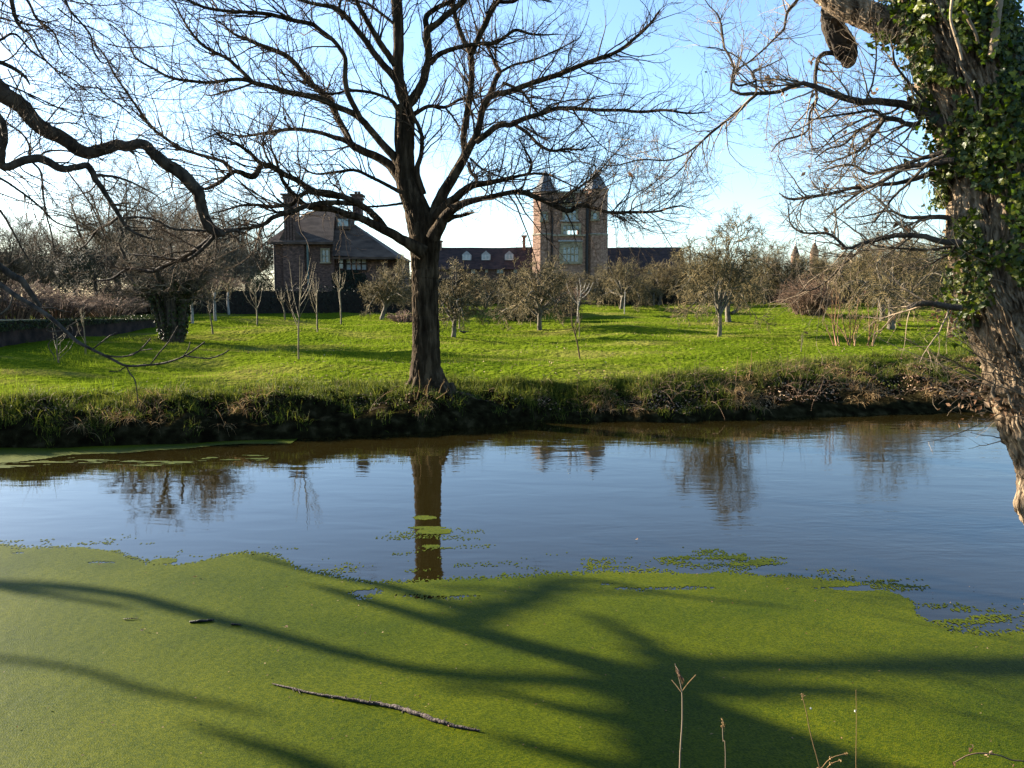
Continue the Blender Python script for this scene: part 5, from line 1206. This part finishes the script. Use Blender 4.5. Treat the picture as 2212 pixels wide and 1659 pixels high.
# chimney shoulders
s_ = MB(); x0, x1 = hx(618), hx(643); z0, z1 = hz(524), hz(500)
v_ = [(x0-.45, HD-.32, z0), (x1+.75, HD-.32, z0), (x1, HD-.32, z1), (x0, HD-.32, z1), (x0-.45, HD+.9, z0), (x1+.75, HD+.9, z0), (x1, HD+.9, z1), (x0, HD+.9, z1)]
s_.poly(v_, [(0, 1, 2, 3), (1, 5, 6, 2), (0, 3, 7, 4)]); s_.build('chimney_shoulder', M['house_tile'], ro)
s_ = MB(); s_.box(hx(614), hx(660), HD-.30, HD-.001, 1.2, z0-.17); s_.build('chimney_breast', M['brick_house'], house)
chimney(738, 757, 419, 475, HD+4.2, HD+5.2)
for u, mt in ((597, 'iron'), (668, 'copper')):
    s_ = MB(); s_.tubes(np.array([[hx(u), HD-.42, 1.3], [hx(u), HD-.42, hz(527)]]), np.array([.07, .07]), 8); s_.build('downpipe', M[mt], house)
window(house, 697, 709.5, 540, 566, HD-.02, 2, 2, 'stone_frame', 'glass', .12, bar=.03)
window(house, 749, 791, 557.5, 582.5, HD+.33, 4, 2, 'wall_stone', 'lead', .10, bar=.045)
window(house, 733, 741, 557.5, 580, HD+.33, 1, 2, 'wall_stone', 'glass', .10, bar=.03)
# small dormer behind
s_ = MB(); c = P(745, 487, HD+2.2)[0]; z0 = Z_(490, HD+2.2); s_.box(c-.5, c+.5, HD+1.6, HD+3.2, z0-.2, z0+.75)
do_ = s_.build('dormer', M['house_tile'], ro); s_ = MB(); s_.box(c-.36, c+.36, HD+1.57, HD+1.595, z0, z0+.5); s_.build('pane', M['glass'], do_)
# creeper on the house wall
lf = MB(); rng = np.random.default_rng(5); n_ = 5200
u_ = rng.uniform(716, 792, n_); v_ = rng.uniform(500, 640, n_)
den = fbm(u_*.05, v_*.05, 3); kp = (den < .56) & ~((u_ > 731) & (u_ < 793) & (v_ > 556) & (v_ < 584)) & (v_ > 545)
pos = np.stack([hx(0)+(u_-0)*(hx(1)-hx(0)), HD+.2-.3*rng.random(n_), np.interp(v_, [500, 640], [hz(500), hz(640)])], 1)[kp]
leaves(lf, pos, np.tile([0, -1., .2], (len(pos), 1)), .13, 'leaf', rng); lf.build('creeper', M['yew'], house)

# oast houses far away
for (u, vt, lab, y) in ((1716, 519, 'far oast house with a sharp conical roof, left of its twin on the skyline', 190.0), (1757, 512, 'far oast house with a white cowl, the right one of the pair on the skyline', 190.0)):
    t = thing('oast_house', (P(u, 600, y)[0], y, 2.2), lab, 'oast house', 'oast houses on the skyline')
    cx = P(u, 600, y)[0]; zt_ = Z_(vt, y); m_ = MB(); m_.prism(cx, y, .95, .95, 1.5, zt_-3.6, 16); m_.build('wall', M['brick_tower'], t)
    m_ = MB(); m_.prism(cx, y, 1.05, .22, zt_-3.6, zt_-1.3, 16); m_.build('roof', M['house_tile'], t)
    m_ = MB(); m_.prism(cx, y, .26, .10, zt_-1.3, zt_, 10); m_.build('cowl', M['white_paint'], t)

# ------------------------------------------------------------------ grass, bank growth, litter
def blades(name, x, y, h, wd, m, label, cat='grass', lean=.35, K=3, seed=1, sink=.02):
    rng = np.random.default_rng(seed); n = len(x); z = gz(x, y)-sink
    az = rng.uniform(0, 2*PI, n); ln = rng.normal(size=n)*lean
    pts = np.zeros((n, K, 3)); s = np.linspace(0, 1, K)
    for k in range(K):
        pts[:, k, 0] = x+np.cos(az)*ln*h*s[k]**1.6; pts[:, k, 1] = y+np.sin(az)*ln*h*s[k]**1.6; pts[:, k, 2] = z+h*s[k]*np.sqrt(np.clip(1-(ln*s[k])**2*.5, .2, 1))
    W = wd[:, None]*(1-s[None]*.85)
    mb_ = MB(); mb_.ribbons(pts, W); return tag(mb_.build(name, M[m]), label, cat, kind='stuff')
def scatter(n, y0, y1, margin=1.0, seed=1, power=1.0):
    rng = np.random.default_rng(seed); y = y0+(y1-y0)*rng.random(n)**power; x = rng.uniform(-1, 1, n)*(y*.68+margin); return x, y, rng
x, y, rng = scatter(150000, 14.2, 30, 1, 3, 1.15)
kp = (y > crest(x)-.25) & (fbm(x*2.2, y*3.2, 3)+.25*(rng.random(len(x))-.5) > .47); x, y = x[kp], y[kp]
h = rng.gamma(4, .0105, len(x))*(1+1.3*sm(.5, .66, fbm(x*1.1, y*1.3, 3))); blades('grass', x, y, h, np.full(len(x), .0065), 'grass', 'short sunlit grass on the near part of the lawn', seed=5)
x, y, rng = scatter(90000, 29, 78, 1, 4, 1.3)
kp = fbm(x*.9, y*.7, 3)+.3*(rng.random(len(x))-.5) > .46; x, y = x[kp], y[kp]; h = rng.gamma(4, .010, len(x))*(1+1.3*sm(.5, .66, fbm(x*.5, y*.5, 3))); blades('grass', x, y, h, .008+y*.0002, 'grass', 'grass of the far lawn towards the buildings', seed=6)
# turf overhanging the crest & tussocks on the bank
def clump_xy(nc, per, tlo, thi, rad, seed, xlo=-12, xhi=15):
    rng = np.random.default_rng(seed); cx = rng.uniform(xlo, xhi, nc); t_ = rng.uniform(tlo, thi, nc)
    cy = shore(cx)+(crest(cx)-shore(cx))*t_
    x = (cx[:, None]+rng.normal(size=(nc, per))*rad).ravel(); y = (cy[:, None]+rng.normal(size=(nc, per))*rad).ravel(); return x, y, rng
x, y, rng = clump_xy(620, 70, .45, 1.1, .09, 11); blades('grass', x, y, rng.gamma(5, .028, len(x)), np.full(len(x), .006), 'bank_grass', 'rough green grass tufts along the top of the far bank', seed=7, lean=.6)
x, y, rng = clump_xy(200, 60, .05, .8, .10, 12, -12, 6); blades('grass', x, y, rng.gamma(5, .026, len(x)), np.full(len(x), .006), 'bank_grass', 'dark grass tufts hanging down the far bank to the water', seed=8, lean=.8)
def arcs(name, nc, per, tlo, thi, L_, r, m, label, seed, cat, xlo=-12, xhi=15, dropf=1.0, K=7, dirv=(0, -1)):
    rng = np.random.default_rng(seed); cx = rng.uniform(xlo, xhi, nc*3); cx = cx[np.argsort(-fbm(cx*1.1+seed, cx*0, 3)-.25*rng.random(nc*3))][:nc]; t_ = rng.uniform(tlo, thi, nc); cy = shore(cx)+(crest(cx)-shore(cx))*t_
    n = nc*per; x = np.repeat(cx, per)+rng.normal(size=n)*.07; y = np.repeat(cy, per)+rng.normal(size=n)*.05; z = gz(x, y)-.02
    d = np.stack([rng.normal(size=n)*.7+dirv[0], rng.normal(size=n)*.5+dirv[1]*.6, np.abs(rng.normal(size=n))*.7+.5], 1); d = nrm(d); ln = rng.uniform(*L_, n)
    pts = np.zeros((n, K, 3)); pts[:, 0] = np.stack([x, y, z], 1)
    for k in range(1, K):
        d = nrm(d+np.array([0, 0, -dropf*.30])+rng.normal(size=(n, 3))*.07); pts[:, k] = pts[:, k-1]+d*(ln/(K-1))[:, None]
    pts[:, :, 2] = np.maximum(pts[:, :, 2], .01)
    s = np.linspace(0, 1, K); R_ = (rng.uniform(.7, 1.3, n)*r)[:, None]*(1-.75*s[None])
    mb_ = MB()
    if r < .004: mb_.ribbons(pts, R_*1.6)
    else: mb_.tubes(pts, R_, 3)
    return tag(mb_.build(name, M[m]), label, cat, kind='stuff')
arcs('dry_grass', 190, 26, .12, .8, (.15, .42), .003, 'straw', 'arching dead straw-coloured grass hanging over the far bank', 21, 'dry grass', xlo=.8, xhi=15)
arcs('dry_grass', 80, 26, .1, .75, (.2, .45), .003, 'straw', 'withered grass drooping down the shaded left bank', 22, 'dry grass', xlo=-12, xhi=.8)
arcs('bramble_stems', 60, 5, .2, .95, (.4, 1.2), .0045, 'bramble', 'arching bramble stems tangled along the right part of the far bank', 23, 'bramble', xlo=.5, xhi=15, dropf=.7)
arcs('bramble_stems', 26, 3, .2, .9, (.25, .6), .004, 'bramble', 'short bramble stems on the left part of the far bank', 24, 'bramble', xlo=-12, xhi=.5, dropf=.5)
def herbs(n, seed, cond, label, sz, m, ylo=13.5, yhi=24):
    rng = np.random.default_rng(seed); y = rng.uniform(ylo, yhi, n); x = rng.uniform(-1, 1, n)*(y*.68+1); kp = cond(x, y); x, y = x[kp], y[kp]
    lf = MB(); z = gz(x, y)+rng.gamma(2, .025, len(x)); leaves(lf, np.stack([x, y, z], 1), np.stack([0*x-.3, 0*x-.5, 0*x+1], 1), sz, 'leaf', rng, tilt=.8)
    return tag(lf.build('ground_cover', M[m]), label, 'weeds', kind='stuff')
herbs(90000, 91, lambda x, y: ((y-shore(x))/(crest(x)-shore(x)) > .35) & ((y-shore(x))/(crest(x)-shore(x)) < 1.1) & (fbm(x*1.7, y*2.2, 3) > .51), 'clumps of low leafy weeds along the upper part of the far bank', .05, 'bank_grass')
# fallen leaves
def litter(n, cond, label, seed, sz=.05, y0=14, y1=34, xr=None):
    rng = np.random.default_rng(seed); y = rng.uniform(y0, y1, n); x = rng.uniform(-1, 1, n)*(y*.68+1)
    kp = cond(x, y, rng); x, y = x[kp], y[kp]; z = gz(x, y)+.015+rng.random(len(x))*.02
    e_ = .05; nx_ = -(gz(x+e_, y)-gz(x-e_, y))/(2*e_); ny_ = -(gz(x, y+e_)-gz(x, y-e_))/(2*e_)
    lf = MB(); leaves(lf, np.stack([x, y, z], 1), np.stack([nx_, ny_, np.ones(len(x))], 1), sz, 'leaf', rng, tilt=.35)
    return tag(lf.build('fallen_leaves', M['litter']), label, 'leaves', kind='stuff')
def tt(x, y): return (y-shore(x))/(crest(x)-shore(x))
litter(60000, lambda x, y, r: (tt(x, y) > .12) & (tt(x, y) < 1.15) & (x > .6) & (fbm(x*1.2, y*1.4, 3)+.1*r.random(len(x)) > .46), 'brown fallen leaves strewn over the right part of the far bank', 31, .055, 15, 24)
litter(30000, lambda x, y, r: (tt(x, y) > .3) & (tt(x, y) < 1.05) & (x < .6) & (fbm(x*1.2, y*1.4, 3) > .60), 'scattered fallen leaves on the left part of the far bank', 32, .05, 13.5, 19)
litter(9000, lambda x, y, r: (tt(x, y) > 1.05) & (x > -9) & (fbm(x*.6, y*.8, 3)+.01*x > .50), 'sparse fallen leaves scattered over the near lawn', 33, .065, 17, 40)

# dry stalks in front of the oak foot, each one a thing
def stalk(u0, v0, u1, v1, y, r, label, name='dry_stalk', m='straw', group='dead stalks on the bank below the oak', bend=.04):
    a_ = P(u0, v0, y); b_ = P(u1, v1, y-.05); mid = (a_+b_)/2+np.array([bend*RNG.normal(), 0, .02]); t = thing(name, (0, 0, 0), label, 'stalk', group)
    p_, r_ = smooth([a_-a_, mid-a_, b_-a_], [r, r*.8, r*.4], 12, .3); m_ = MB(); m_.tubes(p_, r_, 6); m_.build('stem', M[m], t)
    
    for _k in range(2):
        s_ = spawn(p_[None], r_[None], 1, .5, .9, (20, 40), (.08, .2), 4, .1, .1, .7, r*.3, r*.5); m_ = MB(); m_.tubes(*s_, 4); m_.build('side_shoot', M[m], t)
    t.location = [float(x) for x in a_]
for (a1_, b1_, a2_, b2, lab) in [(955+0, 905, 948, 860, 'dead stalk'), (0, 0, 0, 0, '')][:0]: pass
K5 = lambda x, y: (718.9+x*.35, 498+y*.35)
stk = [((483, 1115), (530, 860), 'tall thin dead stalk leaning against the left side of the oak foot'), ((430, 1145), (455, 1010), 'short dead stalk lowest on the bank left of the oak foot'), ((455, 1125), (500, 985), 'dead stalk between the two left of the oak foot'),
       ((583, 1030), (605, 915), 'bright forked dead stalk in front of the oak trunk'), ((640, 1040), (715, 985), 'pale stick lying slanted right of the oak foot'), ((655, 1005), (690, 930), 'dead stalk springing from the right root of the oak'), ((610, 1110), (608, 1045), 'short pale stalk straight below the oak trunk'),
       ((280, 1055), (375, 985), 'pale dead stem leaning right on the bank left of the oak'), ((290, 1100), (350, 1035), 'lower pale dead stem left of the oak, under the leaning one')]
for (a_, b_, lab) in stk:
    u0, v0 = K5(*a_); u1, v1 = K5(*b_); stalk(u0, v0, u1, v1, 17.2, .011, lab)
for (u0, v0, u1, v1, y, lab) in [(1604, 868, 1624, 758, 20.2, 'tall thin dead stalk rising above the right bank'), (1584, 875, 1594, 770, 19.9, 'dead stalk just left of the tallest stalk on the right bank'), (1780, 880, 1868, 820, 20.3, 'long pale stick slanting up the right bank'), (1690, 832, 1702, 790, 20.5, 'short upright dead stalk on the right bank crest'), (1850, 842, 1940, 858, 19.8, 'pale stick lying level on the right bank')]:
    stalk(u0, v0, u1, v1, y, .011, lab, group='dead stalks on the right bank')
stalk(216, 940, 270, 935, 15.6, .018, 'bright crooked dead branch lying on the dark left bank', group='dead stalks on the left bank')

# ------------------------------------------------------------------ floating sticks, debris
def floating(pts_px, rad, label, name='floating_branch', knob=True, m='dark_stick', shoots=0):
    c = onplane(*pts_px[0]); pts = [onplane(u, v)-c+[0, 0, .012] for u, v in pts_px]; t = thing(name, (0, 0, 0), label, 'stick', None)
    p_, r_ = smooth(pts, rad, 60, .25); m_ = MB(); m_.tubes(p_, r_*((1+.35*RNG.random(60)) if len(pts_px) > 4 else np.linspace(.8, .6, 60)), 8, cap=True)
    n_ = max(3, int(len(pts_px)*6)); s_ = spawn(p_[None], r_[None], n_, .1, 1, (30, 60), (.03, .09), 4, .2, .02, .6, .0015, .004); (len(pts_px) > 4) and m_.tubes(*s_, 4); m_.build('stem', M[m], t)
    t.location = [float(c[0]), float(c[1]), 0]
floating([(588, 1480), (630, 1490), (680, 1502), (760, 1515), (840, 1528), (900, 1545), (960, 1566), (1036, 1582)], [.004, .006, .007, .009, .012, .014, .013, .006], 'long thin crusted branch floating in the duckweed left of the picture centre')
floating([(412, 1346), (440, 1344), (462, 1342)], [.012, .016, .012], 'short thick dark stick floating on the left duckweed', m='iron')
floating([(500, 1351), (520, 1352)], [.008, .009], 'tiny dark stick just right of the thick floating one', m='iron')
floating([(268, 1340), (300, 1338)], [.006, .004], 'tiny thin stick floating left of the thick one', m='iron')
lf = MB(); rng = np.random.default_rng(71); pp = []
for _ in range(280):
    u, v = rng.uniform(0, 2212), 1240+400*rng.random()**1.4; p_ = onplane(u, v); p_[2] = .018; pp.append(p_)
for (u, v) in [(214, 1223), (420, 1250), (1013, 1307), (1374, 1169), (1686, 1255), (615, 1360), (307, 1366), (1700, 1277)]:
    p_ = onplane(u, v); p_[2] = .02; pp.append(p_); pp.append(p_+[.015, .01, .004])
leaves(lf, np.array(pp), np.tile([0, 0, 1.], (len(pp), 1)), np.concatenate([rng.uniform(.007, .024, 280), np.full(16, .035)]), 'leaf', rng, tilt=.3)
tag(lf.build('floating_leaves', M['dead_leaf']), 'tiny dead leaves and specks floating on the duckweed', 'leaves', kind='stuff')

# ------------------------------------------------------------------ foreground stalks on the near bank
def fg(name, trace, y, label, heads=(), m='straw', rr=1.0):
    root = P(trace[0][0], trace[0][1], y); gzv = float(gz(root[0], root[1]))
    pts = [P(u, v, y) for u, v, w_ in trace]; rad = [w_/2*PS(u, v, y)*rr for u, v, w_ in trace]
    base = np.array([pts[0][0], pts[0][1]-.05, gzv-.02]); pts = [base]+pts; rad = [rad[0]]+rad
    t = thing(name, base, label, 'grass stalk'); p_, r_ = smooth(pts, rad, 40, .1); m_ = MB(); m_.tubes(p_, r_, 8); m_.build('stem', M[m], t)
    return t
yN = 3.0
t = fg('dead_flower_stalk', [(1468, 1690, 3.4), (1471, 1600, 3.2), (1474, 1550, 2.8), (1473, 1495, 2.4), (1468, 1470, 2), (1458, 1433, 1.6)], yN, 'tallest near stalk at the bottom, with a frayed drooping head and forked tip', m='near_twig')
m_ = MB()
for tr_ in ([(1473, 1494, 2), (1485, 1478, 2.4), (1503, 1458, 2.2)], [(1471, 1494, 2), (1462, 1482, 2), (1451, 1469, 1.6)]):
    a_, b_ = lift(tr_, yN, .02, K=10, wig=.05); m_.tubes(a_, b_, 6)
m_.build('leaf_blade', M['straw'], t)
m_ = MB(); rng = np.random.default_rng(3)
for k in range(26):
    s = rng.random(); u, v = 1459+s*14, 1438+s*30; e = (u+rng.uniform(0, 9), v+rng.uniform(6, 17)); a_ = P(u, v, yN); b_ = P(e[0], e[1], yN+rng.uniform(-.02, .02))
    m_.tubes(np.array([a_, (a_+b_)/2+rng.normal(size=3)*.003, b_]), np.array([.0009, .0014, .0005]), 5)
m_.build('seed_head', M['dead_leaf'], t)
def head(t, u, v, wpx, hpx, y, m='straw', n=40):
    m_ = MB(); rng = np.random.default_rng(int(u)); s_ = PS(u, v, y); c = P(u, v, y); pts = c+rng.normal(size=(n, 3))*np.array([wpx*.28*s_, wpx*.28*s_, hpx*.28*s_]); leaves(m_, pts, rng.normal(size=(n, 3)), .0075, 'leaf', rng); m_.build('seed_head', M[m], t)
t = fg('grass_stalk', [(1567, 1640, 1.6), (1562, 1600, 1.4), (1561, 1570, 1.6)], yN, 'short stalk with an upright oval seed head, right of the frayed one', m='near_twig'); head(t, 1561, 1564, 6, 18, yN)
t = fg('grass_stalk', [(1776, 1700, 2.2), (1768, 1650, 2), (1752, 1590, 1.8), (1742, 1540, 1.6), (1733, 1502, 1.6)], yN, 'pale leaning grass stalk with a small tip and a side bud', m='straw'); head(t, 1733, 1504, 4, 12, yN, n=24); head(t, 1751, 1530, 4, 4, yN, 'white_paint', 10)
t = fg('grass_stalk', [(1849, 1700, 1.8), (1849, 1640, 1.5), (1850, 1560, 1.2), (1849, 1490, 1.0)], yN, 'very thin straight upright grass stalk, third from the bottom right corner', m='straw'); head(t, 1846, 1536, 4, 4, yN, 'white_paint', 8)
for k, (tr_, lab) in enumerate([([(1762, 1690, 2), (1775, 1660, 1.8), (1795, 1638, 1.8), (1828, 1628, 1.6)], 'arching seeded grass head bending right above the bottom edge'), ([(1768, 1700, 2), (1780, 1670, 1.8), (1795, 1650, 1.6), (1815, 1643, 1.5)], 'lower arching grass head below the longer arched one')]):
    t = fg('grass_stalk', tr_, yN, lab, m='straw')
    for (u, v, w_) in tr_[1:]: head(t, u, v, 6, 4, yN, n=14)
t = fg('bramble_shoot', [(2240, 1690, 3.2), (2180, 1640, 3), (2130, 1628, 3), (2095, 1630, 2.6), (2060, 1648, 2.2)], 3.1, 'thin reddish bramble shoot with small withered leaves at the bottom right corner', m='bramble')
m_ = MB(); q_ = []
for (u, v) in [(2093, 1616), (2098, 1608), (2132, 1630), (2140, 1624), (2060, 1650), (2185, 1650)]: q_ += [P(u, v, 3.1), P(u+4, v+4, 3.1)]
leaves(m_, np.array(q_), RNG.normal(size=(len(q_), 3)), .02, 'leaf'); m_.build('leaf', M['dead_leaf'], t)
# near bank turf below the frame
rng = np.random.default_rng(41); x = rng.uniform(-6, 7, 30000); y = rng.uniform(-1.5, 5.5, 30000); kp = (y < near(x)-.02) & (y < 2.9+1*(np.abs(x) > 3.6)*4); x, y = x[kp], y[kp]
blades('grass', x, y, rng.gamma(4, .02, len(x)), np.full(len(x), .003), 'bank_grass', 'rough grass of the near bank below the camera', seed=9, lean=.6)

# blackbird on the lawn
b_ = ground_at(1001, 722); t = thing('blackbird', (0, 0, 0), 'small black bird on the grass just right of the pale forked apple trunk', 'bird')
m_ = MB(); a_ = np.array([(-.17, 0, .10), (-.15, 0, .115), (-.11, 0, .12), (-.07, 0, .105), (0, 0, .09), (.06, 0, .09), (.11, 0, .10), (.16, 0, .115), (.24, 0, .14)]); m_.tubes(a_, np.array([.008, .026, .032, .034, .055, .052, .034, .018, .012]), 12, cap=True)
for s in (-.02, .02): m_.tubes(np.array([(.0, s, .05), (.005, s, 0)]), np.array([.005, .004]), 5)
m_.build('body', M['feather'], t); m_ = MB(); m_.tubes(np.array([(-.17, 0, .10), (-.205, 0, .095)]), np.array([.008, .001]), 6); m_.build('beak', M['beak'], t)
t.location = [float(v) for v in b_]

# ------------------------------------------------------------------ camera, light, sky
cam = bpy.data.cameras.new('camera'); co = bpy.data.objects.new('camera', cam); C.objects.link(co)
cam.sensor_width = 36; cam.lens = F/2212*36; cam.clip_end = 3000; cam.clip_start = .05
co.location = CAM; co.rotation_euler = (PI/2-PITCH, 0, 0)
bpy.context.scene.camera = co
sun = bpy.data.lights.new('sun', 'SUN'); sun.energy = 5.0; sun.angle = math.radians(.53); sun.color = (1, .86, .68)
so = bpy.data.objects.new('sun', sun); C.objects.link(so)
from mathutils import Vector
so.rotation_euler = Vector(SUN).to_track_quat('Z', 'Y').to_euler()
W = bpy.data.worlds.new('World'); bpy.context.scene.world = W; W.use_nodes = True
nt = W.node_tree; sky = nt.nodes.new('ShaderNodeTexSky'); sky.sky_type = 'NISHITA'; sky.sun_disc = False
sky.sun_elevation = SUN_EL; sky.sun_rotation = -SUN_AZ          # clockwise from +Y
sky.air_density = 1.0; sky.dust_density = .55; sky.ozone_density = 3.4
bg = nt.nodes['Background']; bg.inputs['Strength'].default_value = .06
nt.links.new(sky.outputs[0], bg.inputs['Color'])
sc = bpy.context.scene
sc.view_settings.view_transform = 'Standard'; sc.view_settings.look = 'None'; sc.view_settings.exposure = 2.65; sc.view_settings.gamma = 1
